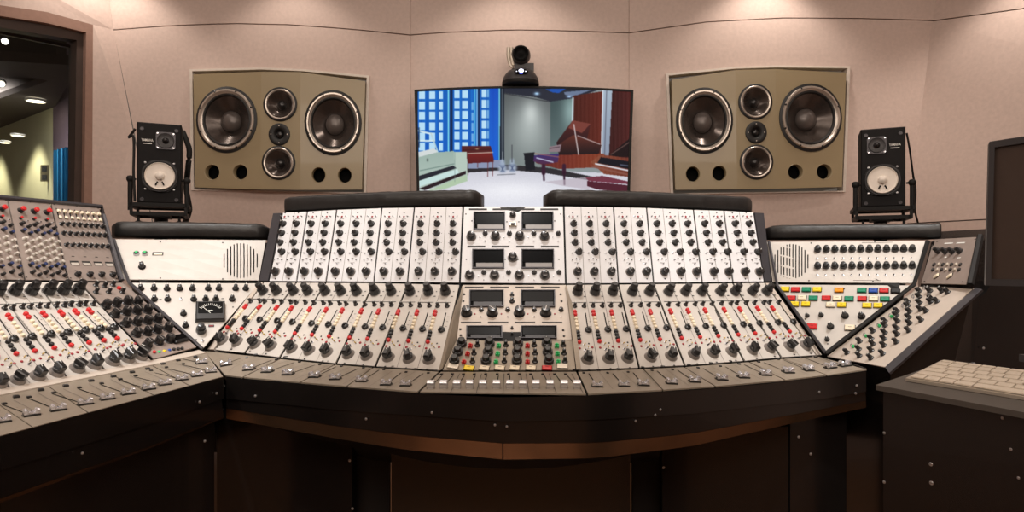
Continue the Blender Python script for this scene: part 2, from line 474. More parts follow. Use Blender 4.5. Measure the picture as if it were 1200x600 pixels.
# window: reveal, dark frame, glass
w = thing('window_1', 'x', 'x', wl(50, 262)); del w['label']; del w['category']; struct(w)
def ringslab(name, outer, inner, off, th, m, parent):
    mb = MB(); mb.slab([wl(*p, off) for p in outer], nL * th, m, holes=[[wl(*p, off) for p in inner]])
    return build(name, mb, parent, smooth=False)
O1 = [(109, 29), (55, 14), (0, 6), (-130, -12), (-130, 300), (108, 262)]
O2 = [(101, 38), (55, 27), (0, 18.5), (-122, 0), (-122, 290), (98.5, 256)]
O3 = [(90, 47), (55, 41), (0, 32), (-112, 14), (-112, 280), (86.5, 250)]
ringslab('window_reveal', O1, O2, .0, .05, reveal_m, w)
ringslab('window_frame', O2, O3, .03, .07, dark_brown, w)
mb = MB(); gl = [wl(*p, .09) for p in [(93, 42), (55, 36), (0, 28), (-116, 10), (-116, 285), (89, 252)]]
mb.slab(gl, nL * .006, glass_m); build('window_pane', mb, w, smooth=False)
# the far side's thinner frame bars
O4 = [(84, 53), (0, 36), (-112, 18), (-112, 280), (83, 250)]; O5 = [(82.5, 56), (0, 39.5), (-108, 22), (-108, 276), (81.5, 248)]
ringslab('window_bead', O4, O5, .16, .02, dark_brown, w)

# the booth beyond the glass
def bp(px, py, Y): return P(px, py, Y)
YB = 5.0
X0b = (62 - 600) / F * YB
bw = lambda t, z: Vector((-3.587 - 1.053 * t, 5 + .8 * t, z))
mb = MB(); mb.slab([bw(0, -.2), bw(0, 3.0), bw(4, 3.0), bw(4, -.2)], Vector((.03, .1, 0)), beige_wall); struct(build('wall_booth_back', mb, smooth=False))
mb = MB(); mb.slab([atz(62, YB, -.2), atz(62, YB, 3.6), atz(112, 4.35, 3.6), atz(112, 4.35, -.2)], Vector((.05, .1, 0)), mat('booth_side_panel', (112, 92, 98), .8, var=.1)); struct(build('wall_booth_side', mb, smooth=False))
# booth ceiling: plane through the wall/ceiling edge (0,150)-(60,126) sloping nearer
zb = zs(126, YB)
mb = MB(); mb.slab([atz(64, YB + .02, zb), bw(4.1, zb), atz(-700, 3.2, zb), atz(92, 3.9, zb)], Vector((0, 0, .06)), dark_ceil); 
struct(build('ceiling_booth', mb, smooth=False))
mb = MB(); a, b = P(66, 84, 4.2), P(-90, 142, 4.1)
mb.slab([a, b, b + Vector((0, 0, .75)), a + Vector((0, 0, .75))], Vector((.03, .05, 0)), mat('booth_bulkhead', (88, 78, 70), .8, var=.05)); struct(build('wall_booth_bulkhead', mb, smooth=False))
mb = MB(); mb.slab([atz(-500, 3.2, -.2), atz(120, 3.6, -.2), atz(62, 5.2, -.2), bw(4.2, -.2)], Vector((0, 0, -.05)), floor_m); struct(build('floor_booth', mb, smooth=False))
# blue drape at the side of the booth
mb = MB(); rows = []
for z in (.02, zs(178, 4.55)):
    rows.append([Vector((atz(lerp(62.5, 90, i / 30), 4.52 - i * .008, 0).x, 4.52 - i * .008 + .03 * math.sin(i * 1.3), z)) for i in range(31)])
mb.grid(rows, blue_cloth); mb.grid([[p + Vector((0, .02, 0)) for p in r] for r in rows], blue_cloth)
tag(build('blue_curtain', mb), 'blue drape hanging in the booth behind the window at its right edge', 'curtain')
# booth downlight, then glowing discs and spots standing in for window reflections
for i, (px, py, rx, lab) in enumerate(((42, 116, 9, 'largest round recessed downlight seen through the booth window'),
        (21, 157, 6.4, 'small round lamp reflection, built as a glowing disc, below the largest downlight seen through the booth window'),
        (5, 165, 5.5, 'lowest and dimmest round lamp reflection, built as a glowing disc, at the left photo edge behind the window'))):
    if i == 0:
        # sits in the low ceiling between bulkhead and edge
        Yl = (zb - EYE) * F / (300 - py); c = P(px, py, Yl) - Vector((0, 0, .004))
    else:
        Yl = 4.75; c = P(px, py, Yl)  # lamp reflections in the glass, built as floating glowing discs
    if i:
        t = thing('downlight_reflection', lab, 'ceiling light', c, 'booth downlights'); t.name = 'downlight_or_reflection'
    else: t = thing('downlight_or_reflection', lab, 'ceiling light', c, 'booth downlights')
    WM[t.name] = Matrix.Translation(c)
    r = rx * Yl / F
    mb = MB(); mb.lathe([(r * 1.18, 0), (r * 1.18, -.012), (r, -.016), (r, -.002)], ivory, 24, M=Matrix.Translation(c), cap=False); build('trim_ring', mb, t)
    mb = MB(); mb.lathe([(r, -.004), (r * .96, -.007)], lamp_e, 24, M=Matrix.Translation(c)); build('lamp_lens', mb, t)
for px, py, lab in ((6, 48, 'topmost of three small lamp reflections along the window edge, built as tilted glowing spots'), (4, 75, 'middle of three small lamp reflections at the window edge, built as tilted glowing spots'), (2, 98, 'lowest of three small lamp reflections at the window edge, built as tilted glowing spots')):
    c = P(px, py, 4.0); t = thing('spot_lamp_reflection', lab, 'lamp reflection', c, 'window lamp reflections')  # reflections of lamps in the glass, built as small glowing spots
    Mx = Matrix.Translation(c) @ (CAM + Vector((-.6, 0, -.9)) - c).to_track_quat('-Z', 'Y').to_matrix().to_4x4()
    mb = MB(); mb.lathe([(.01, .07), (.02, .05), (.023, -.01), (.02, -.012)], silver, 16, M=Mx); build('reflection_housing', mb, t)
    mb = MB(); mb.lathe([(.018, -.013), (.016, -.016)], lamp_e, 16, M=Mx); build('lamp_lens', mb, t)
# outlet plate on the pale wall
c = atz(53, 5.05, zs(203, 5.05)); t = thing('wall_outlet_plate', 'small grey outlet plate on the pale booth wall beyond the window', 'outlet', c)
mb = MB(); mb.box(c, (.07, .012, .13), mat('brass_grey_plate', (132, 120, 92), .4, .4)); build('plate', mb, t)
for dz in (-.033, .033):
    mb = MB(); mb.box(c + Vector((0, -.008, dz)), (.038, .006, .04), ink); build('socket', mb, t)

# ------------------------------------------------------------------ lights of the room
def spot(px, Y, z, tx, energy, size=70, blend=.5, col=(1, .83, .66), rad=.03, tilt=None):
    l = bpy.data.lights.new('spot_light', 'SPOT'); l.energy = energy; l.spot_size = math.radians(size); l.spot_blend = blend; l.color = col; l.shadow_soft_size = rad
    o = bpy.data.objects.new('spot_light', l); COL.objects.link(o)
    o.location = (px, Y, z); d = Vector(tx) - Vector(o.location); o.rotation_euler = d.to_track_quat('-Z', 'Y').to_euler(); return o
# wall washers just under the ceiling
WCOL = (1, .87, .76)
for px, d, e, sz in ((143, .26, 17, 104), (345, .30, 9, 104), (600, .40, 13, 112), (895, .26, 19, 104)):
    X = (px - 600) / F * YW; spot(X, YW - d, 2.73, (X, YW - d * .35, 1.0), e, sz, .55, WCOL, rad=.04)
spot(2.32, 2.78, 2.72, (2.42, 2.86, 1.0), 24, 104, .55, WCOL, rad=.04)
# console lamps
CC = (1, .965, .93)
spot(-.75, .8, 2.7, (-.86, 1.72, 1.02), 92, 40, .7, CC)
spot(.75, .8, 2.7, (.86, 1.72, 1.02), 92, 40, .7, CC)
spot(0, 1.15, 2.7, (0, 1.80, 1.2), 52, 34, .7, CC)
spot(-1.15, .3, 2.7, (-1.0, 1.25, .9), 62, 40, .8, CC)
spot(1.2, .5, 2.7, (1.05, 1.55, .95), 22, 46, .7, CC)
# unseen broad area lights below the ceiling that light the room
def area(loc, tgt, sx, sy, energy, col=(1, .86, .74)):
    l = bpy.data.lights.new('area_light', 'AREA'); l.shape = 'RECTANGLE'; l.size = sx; l.size_y = sy; l.energy = energy; l.color = col
    o = bpy.data.objects.new('area_light', l); COL.objects.link(o); o.location = loc
    o.rotation_euler = (Vector(tgt) - Vector(loc)).to_track_quat('-Z', 'Y').to_euler(); return o
area((0, -.6, 2.7), (0, 2.2, 1.2), 4.2, 1.2, 98)
area((0, 1.9, 2.74), (0, 2.2, 0), 4.2, 1.0, 30)
# unseen spots on rear wall and floor, added for sheen in the black laminate
spot(.9, -1.3, 2.7, (.9, -2, .9), 120, 110, .8, WCOL, rad=.1)
spot(-.12, .3, 2.7, (-.05, .75, 0), 260, 28, .35, WCOL, rad=.06)  # added floor spot, mirrored as tan in the apron lip
# booth lamps, then an unseen fill light added to brighten the booth
for bx, by in ((-3.95, 4.95), (-4.75, 5.55)): spot(bx, by, 2.22, (bx - .1, by + .2, .8), 45, 84, .5, col=(1, .95, .8), rad=.05)
spot(-3.3, 4.0, 2.15, (-3.6, 4.7, 1.2), 40, 150, .8, col=(.95, .95, 1), rad=.1)
w_ = bpy.data.worlds.new('world'); sc.world = w_; w_.use_nodes = True
w_.node_tree.nodes['Background'].inputs[0].default_value = (.9, .75, .62, 1); w_.node_tree.nodes['Background'].inputs[1].default_value = .12
vs = sc.view_settings; vs.view_transform = 'Standard'; vs.look = 'None'; vs.gamma = 1; vs.exposure = EXPO; vs.use_curve_mapping = False
sc.cycles.use_denoising = True; sc.cycles.max_bounces = 8


# ================================================================== MAIN CONSOLE
bow = lambda px: .26 * (min(abs(px - 600), 368) / 350) ** 2
RY = dict(T=[(320, 250), (360, 248), (394, 246), (447, 244), (543, 242.3), (600, 241.5), (661, 242), (719, 243), (770, 244), (812, 246), (848, 247), (882, 249), (900, 250)],
          S=[(303, 329), (450, 330), (540, 331), (600, 332), (660, 332), (725, 331.5), (823, 330.5), (905, 329.5)],
          S2=[(303, 331), (450, 332), (540, 334), (600, 334), (660, 334), (725, 333.5), (823, 332.5), (905, 331.5)],
          B=[(238, 409), (251, 409.5), (287, 413.5), (328, 418.5), (394, 425.5), (440, 429), (515, 433.5), (600, 436), (676, 433.5), (749, 430.7), (802, 428), (872, 422.7), (915, 418.5), (957, 416), (966, 415.5)],
          F=[(262, 440.5), (285, 443), (330, 447), (400, 453), (490, 460), (590, 464.5), (687, 462.7), (810, 456), (900, 448.5), (979, 439.5), (1028, 432)])
RD = dict(T=1.71, S=1.6, S2=1.595, B=1.37, F=1.165)
def R(row, px, dy=0., dY=0.): return P(px, table(RY[row], px) + dy, RD[row] + bow(px) + dY)
console = thing('mixing_console', 'long curved mixing console with white channel strips and central meter bay, below the wall screen', 'mixing console', (0, 1.5, 0))
# body carcass (black, a little below the panels)
def drop(p, k=.012): return p + Vector((0, k * .9, -k * .8))
mb = MB(); rings = []
N = 30
for i in range(N + 1):
    t = i / N
    T = R('T', lerp(321, 893, t), -1); S = R('S', lerp(306, 901, t), 1); B = R('B', lerp(243, 961, t), 1); Fr = R('F', lerp(265, 1015, t), 0)
    T, S, B = drop(T, .006), drop(S), drop(B)
    ap = []
    fpx = lerp(265, 1015, t)
    sy = table([(262, 467), (400, 481), (590, 494), (700, 492), (810, 485), (960, 468), (1028, 457)], fpx)
    ly = table([(262, 478), (400, 500), (475, 510), (590, 519.5), (700, 519), (810, 508), (960, 480), (1028, 467)], fpx)
    by = table([(262, 490), (400, 515), (475, 527), (590, 538.5), (700, 537), (810, 523), (960, 489), (1028, 475)], fpx)
    Yf = RD['F'] + bow(fpx)
    back = Vector((0, .2, 0))
    zc = Fr.z - .012
    rings.append(dict(T=T, S=S, B=B, Fr=Fr - Vector((0, -.012, .009)), a1=Fr + Vector((0, 0, -.002)), a2=P(fpx, sy, Yf - .004), a3=P(fpx, ly, Yf + .0), a4=P(fpx, by, Yf + .012), a5=P(fpx, by, Yf + .012) + Vector((0, .1, .01)),
                      Tb=T + back, Tt=T + Vector((0, 0, .001))))
mb.loft([[r['T'], r['S'], r['B'], r['Fr'], r['Fr'] + Vector((0, .06, -.07)), Vector((r['B'].x, r['B'].y + .06, .62)), Vector((r['Tb'].x, r['Tb'].y, .62)), r['Tb']] for r in rings], black_mat)
build('console_body', mb, console, ang=30)
mb = MB(); mb.loft([[r['Fr'], r['a1'], r['a2'], r['a2'] + Vector((0, .01, 0)), r['a5'] + Vector((0, .0, .02))] for r in rings], black_lam)
apron = build('front_apron', mb, console, ang=30)
mb = MB(); mb.loft([[r['a2'] + Vector((0, .003, -.0008)), r['a3'], r['a3'] + Vector((0, .02, 0)), r['a2'] + Vector((0, .03, -.0008))] for r in rings], black_lam)
apron2 = build('lower_apron', mb, console, ang=30)
mb = MB(); mb.loft([[r['a3'] + Vector((0, .001, -.0008)), r['a4'], r['a5'], r['a3'] + Vector((0, .12, -.0008))] for r in rings], lip_tan_sheen)
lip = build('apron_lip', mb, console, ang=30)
mb = MB(); mb.slab([P(588.5, 519.5, 1.163), P(589.7, 519.5, 1.163), P(589.7, 538.5, 1.175), P(588.5, 538.5, 1.175)], Vector((0, .004, 0)), slot_m); build('lip_joint', mb, lip, smooth=False)
# grey end cheeks of the upper bridge and beige cheeks of the desk
for pts, m in (([('T', 320), ('T', 329.5), ('S', 314), ('S', 303.5)], frame_grey), ([('T', 884.5), ('T', 895), ('S', 904), ('S', 896)], frame_grey),
               ([('S2', 303.5), ('S2', 308), ('B', 250), ('B', 243)], grey_panel), ([('S2', 897), ('S2', 902), ('B', 963), ('B', 957.5)], grey_panel)):
    mb = MB(); Panel(*[R(r, x) for r, x in pts]).sheet(mb, m, .02); build('end_cheek', mb, console, ang=30)

UT = [331, 360, 394.5, 447.5, 485.5, 542.5]; US = [315, 347.5, 382, 438, 477.5, 538.5]
LT_ = [308.5, 347, 381.5, 438, 478, 539]; LB_ = [251, 287, 328, 394, 440, 515.5]
UTr = [661, 719, 757.7, 812.7, 848.4, 883.5]; USr = [663.4, 724.8, 766, 823, 859, 895.7]
LTr = [663, 724.8, 766, 823, 859, 896.5]; LBr = [676.5, 749, 802.5, 872, 915.4, 957]
CH = [  # (row-1 x, big-knob x, gain x, pan x) for each channel
 [(332.5, 324, 312, 262.6), (348, 340, 328, 279.6)], [(365.5, 358, 347.5, 300.8), (382, 374.5, 364, 319.3)],
 [(400, 394, 384, 343.3), (418, 412, 402.5, 363.7), (435.5, 430, 420.5, 384.4)], [(455.5, 450.5, 441.5, 409.3), (473, 469.5, 460.7, 430.7)],
 [(493, 491, 482.5, 456), (512.5, 510, 503.5, 480), (531, 530, 523.5, 503.5)]]
CHr = [[(672, 676.4, 675.8, 688), (690.7, 696, 696, 712.7), (710, 716, 716.7, 734.8)], [(730.6, 738, 739.2, 761.5), (749, 757, 758.8, 785.5)],
 [(769, 778, 781, 811.9), (787, 797, 800.5, 834), (805, 815.5, 819.5, 856)], [(825, 835.4, 841, 880), (842, 852.8, 858, 900.5)],
 [(860.6, 871.8, 878, 923), (876.8, 888.7, 894.6, 942)]]

def strip_controls(par, pn, g, p, sc=1., bo=-6.5, fo=6., ao=(-5.5, 5.5), seed=0):
    """the controls of one channel; g, p = pixel position of its gain and pan knobs"""
    rnd = random.Random(seed)
    A, B = Vector(g), Vector(p)
    def c(name, me, f, dx, r, spin=0., rz=None, dy=0.):
        q = A + (B - A) * f; return ctl(name, me, pn, q.x + dx, q.y + dy, r * sc, par, spin, rz=rz and rz * sc)
    c('gain_knob', K_GAIN, .05, 0, 6.1, rnd.uniform(-.6, .6), rz=7.6)
    for d in ao: c('send_knob', K_SM, .245, d, 2.9, rnd.uniform(-.5, .5))
    for k, (f, me) in enumerate(((.335, B_RED), (.375, B_RED), (.43, B_WHT), (.48, B_WHT), (.53, B_WHT), (.58, B_WHT), (.635, B_BLK), (.68, B_BLK), (.73, B_BLK), (.775, B_RED))):
        nm = {B_RED: 'red_button', B_WHT: 'white_button', B_BLK: 'black_button'}[me]
        c(nm, me, f, bo, 2.5 if me is not B_WHT else 2.3)
    c('send_fader', K_AUX, .6, fo, 4.1)
    c('toggle_switch', T_BRASS, .81, -1.5, 1.5, 1.2); c('toggle_switch', T_BRASS, .85, 3.2, 1.5, -.8)
    c('lever_switch', T_BLK, .89, -1.5, 1.7, .3)
    c('lamp_cap', D_RED, .86, -7, 1.6); c('lamp_cap', D_RED, .845, 8, 1.6)
    c('lamp_cap', D_BLK, .79, 4.5, 1.1)
    c('pan_knob', K_PAN, 1.03, 0, 6.3, rnd.choice((-.5, -.1, .4, 0)), rz=6.6)
def strip_marks(mb, pn, g, p, fo, w=1.):
    A, B = Vector(g), Vector(p)
    q = lambda f, dx: ((A + (B - A) * f).x + dx, (A + (B - A) * f).y)
    pn.line(mb, q(.34, fo), q(.6, fo), 1.3 * w, slot_m)
    pn.line(mb, q(.19, -9), q(.19, 9), .9, ink)
    for f in (.40, .47, .54, .61): pn.line(mb, q(f, fo + 3), q(f, fo + 5), .6, ink)
    pn.line(mb, q(.1, 7), q(.1, 9.5), 1.4, ink); pn.line(mb, q(.03, 8), q(.03, 9.5), 1.4, ink)
    pn.line(mb, q(1.17, -1), q(1.17, 1), 1.6, ink)

for side, (ut, us, lt, lb, CHs) in enumerate(((UT, US, LT_, LB_, CH), (UTr, USr, LTr, LBr, CHr))):
    for g, chans in enumerate(CHs):
        n = len(chans)
        # --- upper equalizer panel
        pn = Panel(R('T', ut[g] + .9), R('T', ut[g + 1] - .9), R('S', us[g + 1] - .9), R('S', us[g] + .9))
        mb = MB(); pn.sheet(mb, white_panel)
        for k in range(1, n): pn.lineuv(mb, (k / n, 0), (k / n, 1), .5, line_m)
        for (x1, x2, xg, xp) in chans:
            q = lambda y, dx=0: (x1 + (x2 - x1) * (y - 262) / 57 + dx, y)
            for yy in (262.5, 273.5, 284.5, 295.5):
                off = 3.6 if yy > 290 else 0
                for a in (-5.4, 5.2): pn.line(mb, q(yy, a + off), q(yy, a + off + .9), .6, ink, n=2)
            for yy in (256.5, 308): pn.line(mb, q(yy, -2.5), q(yy, 2.5), .5, line_m, n=2)
            pn.line(mb, q(249.3, -.7), q(249.3, .7), 1.5, slot_m, n=2); pn.line(mb, q(326.8, -.7), q(326.8, .7), 1.5, slot_m, n=2)
        par = build('equalizer_panel', mb, console, smooth=False)
        for ci, (x1, x2, xg, xp) in enumerate(chans):
            rnd = random.Random(side * 100 + g * 10 + ci)
            q = lambda y, dx=0: (x1 + (x2 - x1) * (y - 262) / 57 + dx, y)
            for yy in (262.5, 273.5, 284.5): ctl('equalizer_knob', K_EQ, pn, *q(yy), 4.1, par, rnd.uniform(-.9, .9) - .5)
            ctl('equalizer_knob', K_EQ, pn, *q(295.5, 3.6), 4.3, par, rnd.uniform(-.9, .9))
            ctl('filter_knob', K_BIG, pn, *q(319), 5.3, par, rnd.uniform(-.9, .9))
            ctl('indicator_lamp', D_RED, pn, *q(254), 1.25, par)
            for dx, yy in ((-4.6, 253.5), (4.6, 253.5), (-4.2, 296.5), (-4.6, 304.5), (0, 303), (4.4, 304.5), (.2, 309)):
                ctl('miniature_switch', T_BLK, pn, *q(yy, dx), 1.0, par, rnd.uniform(-1, 1))
        # --- lower channel panel
        pn = Panel(R('S2', lt[g] + 1), R('S2', lt[g + 1] - 1), R('B', lb[g + 1] - 1.3), R('B', lb[g] + 1.3))
        mb = MB(); pn.sheet(mb, cream_panel, n=6)
        for k in range(1, n): pn.lineuv(mb, (k / n, 0), (k / n, 1), .6, line_m)
        pos = []
        for (x1, x2, xg, xp) in chans:
            yp = table(RY['B'], xp) - 13.5; pos.append(((xg, 339.5), (xp, yp))); strip_marks(mb, pn, *pos[-1], 6)
        par = build('channel_panel', mb, console, smooth=False)
        for ci, (a, b) in enumerate(pos): strip_controls(par, pn, a, b, .93 + .1 * (1 - abs(a[0] - 600) / 300), seed=side * 50 + g * 7 + ci)

# --- centre bay
pn = Panel(R('T', 544), R('T', 659.5), R('S', 662), R('S', 540))
mb = MB(); pn.sheet(mb, white_panel)
def labelbars(pn, mb, y, xs, w=21):
    for x in xs: pn.line(mb, (x, y), (x + w, y), 2.2, ink, n=2)
labelbars(pn, mb, 245.3, (549.6, 577.4, 605.5, 633.2)); labelbars(pn, mb, 289, (547.7, 576, 605, 634))
for x, y in ((546, 251), (657, 251), (553, 259), (650, 259), (546.5, 304), (655, 304), (594, 260), (608, 260), (592, 304), (607, 304)): pn.line(mb, (x - .7, y), (x + .7, y), 1.4, slot_m, n=1)
cpan = build('meter_bay_panel', mb, console, smooth=False)
def display(pn, par, x0, x1, y0, y1, dark=.72):
    q = [pn.uv(x0, y0), pn.uv(x1, y0), pn.uv(x1, y1), pn.uv(x0, y1)]
    p2 = Panel(*[pn.pos(*k) for k in q]); mb = MB()
    # bezel, dark window above and a paler mask strip along the bottom
    p2.sheet(mb, slot_m, .004, 1, lift=.002)
    for (u0, u1, v0, v1) in ((-.03, 0, -.05, 1.05), (1, 1.03, -.05, 1.05), (0, 1, -.05, 0), (0, 1, 1, 1.05)): p2.sheet(mb, frame_grey, .006, 1, u0, u1, v0, v1, .006)
    o = build('meter_window', mb, par, smooth=False)
    mb = MB(); p2.sheet(mb, display_m, .001, 1, .03, .97, .04, dark, .004); build('display_glass', mb, par, smooth=False)
    mb = MB(); p2.sheet(mb, display_g if y0 < 330 else monitor_m, .001, 1, .1, .97, dark + .02, .97, .0035); build('display_mask', mb, par, smooth=False)
for x0, x1, y0, y1 in ((556, 591, 250, 269), (612, 647.4, 250, 269), (554.5, 590, 293.8, 314), (612, 648, 293.8, 314)): display(pn, cpan, x0, x1, y0, y1)
for y, xs, xm in ((277.6, (552.4, 580.6, 609, 638), (568.6, 597, 625.6, 654)), (323.2, (550.5, 579.5, 608.6, 638.4), (567, 596, 626, 655))):
    for i, x in enumerate(xs): ctl('level_knob', K_BIG, pn, x, y, 5.9, cpan, random.uniform(-1, 1))
    for x in xm:
        ctl('trim_knob', K_EQ, pn, x, y - 3.8, 3.1, cpan, random.uniform(-1, 1)); ctl('miniature_switch', T_BLK, pn, x, y + 5, .9, cpan); ctl('miniature_switch', T_BLK, pn, x - 6.5, y + .5, .9, cpan, .5)
ctl('selector_knob', K_BIG, pn, 600.8, 252.4, 4, cpan); ctl('selector_knob', K_BIG, pn, 600.8, 302.3, 5.9, cpan, .3)
mb = MB(); mb.cbox((0, 0, .5), (2, 1.3, 1), alu_m, .15); mb.cbox((0, -.1, 1.1), (1, .7, .3), frame_grey, .1); KEYB = mb.mesh('talkback_key', False)
ctl('talkback_key', KEYB, pn, 601, 263.5, 4.6, cpan, rz=3)

pl = Panel(R('S2', 542.5), R('S2', 663), P(670, 398, 1.47), P(535.5, 398, 1.47))
mb = MB(); pl.sheet(mb, grey_panel)
labelbars(pl, mb, 336.8, (544.6, 574.2, 604, 633.8), 22); labelbars(pl, mb, 378, (540, 571.7, 603.2, 635), 24)
lpan = build('meter_bay_panel', mb, console, smooth=False)
for x0, x1, y0, y1 in ((551.2, 589.3, 342, 359.6), (611.2, 649.3, 342, 359.6), (547.7, 587.5, 383.8, 404), (611.3, 651.3, 383.8, 404)): display(pl, lpan, x0, x1, y0, min(y1, 397), .7)
for x in (546.7, 577, 608.5, 639.5): ctl('level_knob', K_ROT, pl, x, 367.5, 6.8, lpan, random.uniform(-1, 1))
for x in (564, 595, 626, 657.5):
    ctl('trim_knob', K_EQ, pl, x, 363.5, 3.1, lpan); ctl('miniature_switch', T_BLK, pl, x, 371.5, 1, lpan); ctl('miniature_switch', D_RED, pl, x - 7.5, 368, 1.1, lpan)
for y, r in ((346, 2.4), (353.5, 3.2), (385, 1.8), (392, 2.)): ctl('selector_knob', K_SM, pl, 600, y, r, lpan)
for x, y in ((544, 345), (543, 353), (657, 345), (658, 353), (539.5, 386), (540, 393), (660, 387), (661, 394)): ctl('socket_lamp', D_BLK, pl, x, y, 1.5, lpan)
# taupe cheeks flanking the lower bay, then the busy little monitor section
for pts in ((P(541.5, 335, 1.59), P(543, 335, 1.59), P(535.5, 399, 1.475), P(518, 433, 1.38)), (P(662.5, 335, 1.59), P(664, 335, 1.59), P(675.5, 433, 1.38), P(670.5, 399, 1.475))):
    mb = MB(); Panel(*pts).sheet(mb, taupe_panel, .01); build('bay_cheek', mb, console, smooth=False)
pm = Panel(P(535, 399, 1.466), P(671, 399, 1.466), R('B', 674.5), R('B', 519))
mb = MB(); pm.sheet(mb, taupe_panel); mpan = build('monitor_section_panel', mb, console, smooth=False)
for xs in ((541, 536.5, 532.5), (573.8, 572, 569.5), (607, 606.2, 605.7), (640.7, 641.8, 643)):
    for x, y in zip(xs, (404, 414, 424)): ctl('cue_knob', K_GAIN, pm, x, y, 6.4, mpan, random.uniform(-1, 1), rz=4.6)
for xs, me in (((551.3, 548, 543.7), X_RED), ((584.5, 583.3, 581.3), X_GRN), ((618.2, 618.2, 618.2), X_RED), ((652.5, 653.3, 654.3), X_GRN)):
    for x, y in zip(xs, (406.5, 416, 425.5)): ctl('coloured_lever', me, pm, x, y, 2.9, mpan, rz=3.5)
for xs in ((559.5, 555.5, 553.7), (592.7, 592, 591), (626, 627, 627), (660, 661, 662)):
    for x, y in zip(xs, (405, 414.5, 424)): ctl('cue_knob', K_SM, pm, x, y, 3.4, mpan, rz=3.4)
for x, me in ((549.5, SQ['y']), (567.5, SQ['w']), (585.5, SQ['w']), (603, SQ['w']), (622, SQ['w']), (641, SQ['r'])): ctl('square_button', me, pm, x, 432, 5.4, mpan, rz=3)
for x in (531, 659): 
    mb = MB(); mb.cbox((0, 0, .4), (2.4, 1.4, .8), alu_m, .1); ctl('blank_block', mb.mesh('blank_block', False), pm, x, 430.5, 5.4, mpan, rz=4)

# --- fader panels
FB = [238, 328, 392, 437, 514.7]; FF = [263, 285, 352, 406.7, 490]
FBr = [676.7, 754, 802, 878, 918, 960]; FFr = [688.7, 776.7, 838, 919.4, 968.8, 1016]
fp = {}
def fader(pn, par, x, y, back, me=FADER, r=6.2):
    ctl('fader_cap', me, pn, x, y, r, par)
def fad_panel(b0, b1, f0, f1, name='fader_panel', inner=()):
    pn = Panel(R('B', b0 + .8, 2.2, -.012), R('B', b1 - .8, 2.2, -.012), R('F', f1 - .8, -1.2, .004), R('F', f0 + .8, -1.2, .004))
    mb = MB(); pn.sheet(mb, taupe_panel, .003, 6); return pn, mb
FL = [(265, 428, 283, 420), (292, 433.5, 318, 422.5), (313.6, 436, 345, 425), (337.7, 439, 369, 428), (368.8, 442, 394, 430), (393, 444.5, 420, 432), (424, 447, 444, 434), (452.5, 451, 470, 437), (475.5, 452, 496, 438)]
FRr = [(700, 453, 690, 438), (731, 452.5, 718, 438), (754, 451.5, 742, 437), (787, 449.5, 770, 435), (814, 447.5, 794, 434), (845.5, 445, 824, 432), (871, 442.5, 850, 430), (896.8, 439.5, 872, 427.5), (923.5, 436.5, 895, 425), (946.7, 434, 918, 422), (973, 431.3, 944, 420), (990, 429, 962, 419.5)]
for bs, fs, fl in ((FB, FF, FL), (FBr, FFr, FRr)):
    ps = []
    for i in range(len(bs) - 1):
        pn, mb = fad_panel(bs[i], bs[i + 1], fs[i], fs[i + 1]); mine = []
        for f in fl:
            u, v = pn.uv(f[0], f[1])
            if 0 <= u < 1: mine.append(f)
        for (x, y, xb, yb) in mine:
            pn.line(mb, (x, y), (xb, yb), 1.4, slot_m, n=4)
            for k in (.3, .5, .7): pn.line(mb, (lerp(x, xb, k) + 6, lerp(y, yb, k)), (lerp(x, xb, k) + 7.5, lerp(y, yb, k)), .5, ink, n=1)
            s = 1 if x < 600 else -1
            pn.line(mb, (lerp(x, xb, -.4) - 14 * s, y + 3), (lerp(x, xb, 1.2) - 14 * s, yb - 2), .5, line_m, n=3)
        par = build('fader_panel', mb, console, smooth=False)
        for (x, y, xb, yb) in mine:
            fader(pn, par, x, y, (xb, yb))
            s = 1 if x < 600 else -1
            ctl('mute_key', SQK, pn, xb + 6 * s, yb - .5, 1.5, par); ctl('mute_key', SQK, pn, xb + 17 * s, yb - 3.5, 2.1, par) if xb + 17 * s < 505 or xb > 600 else None
pn, mb = fad_panel(516, 675.8, 491.5, 687.5)
XF = (505, 520, 535.5, 550.5, 566, 582, 597.5, 612.5, 628, 644.5, 661, 676)
for i, x in enumerate(XF):
    xb = 597 + (x - 597) * .86; pn.line(mb, (x, 453), (xb, 440.5), 1.1, slot_m, n=3)
    if i % 2: xx = x + 7.6; pn.line(mb, (xx, 461), (597 + (xx - 597) * .84, 438), .7, ink, n=3)
par = build('fader_panel', mb, console, smooth=False)
for i, x in enumerate(XF):
    ctl('fader_cap', FADW, pn, x, 455, 5.0, par, rz=6.5)
    ctl('mute_key', SQK, pn, 597 + (x - 597) * .85 - 1.5, 439.2, 1.7, par)
# screws on the apron
for x, y in ((299, 464), (429, 491), (506, 483.5), (580, 498), (594, 500), (774, 480), (768, 486.5), (745, 493.5), (960, 459.5), (1004, 452), (1002.7, 461), (210, 470)):
    if x < 262: continue
    Y = RD['F'] + bow(x) - .005; Mx = Matrix.Translation(P(x, y, Y)) @ Matrix.Rotation(PI / 2, 4, 'X'); k = 1.5 * Y / F
    link('screw', SCREW, apron, Mx @ Matrix.Diagonal((k, k, k, 1)))

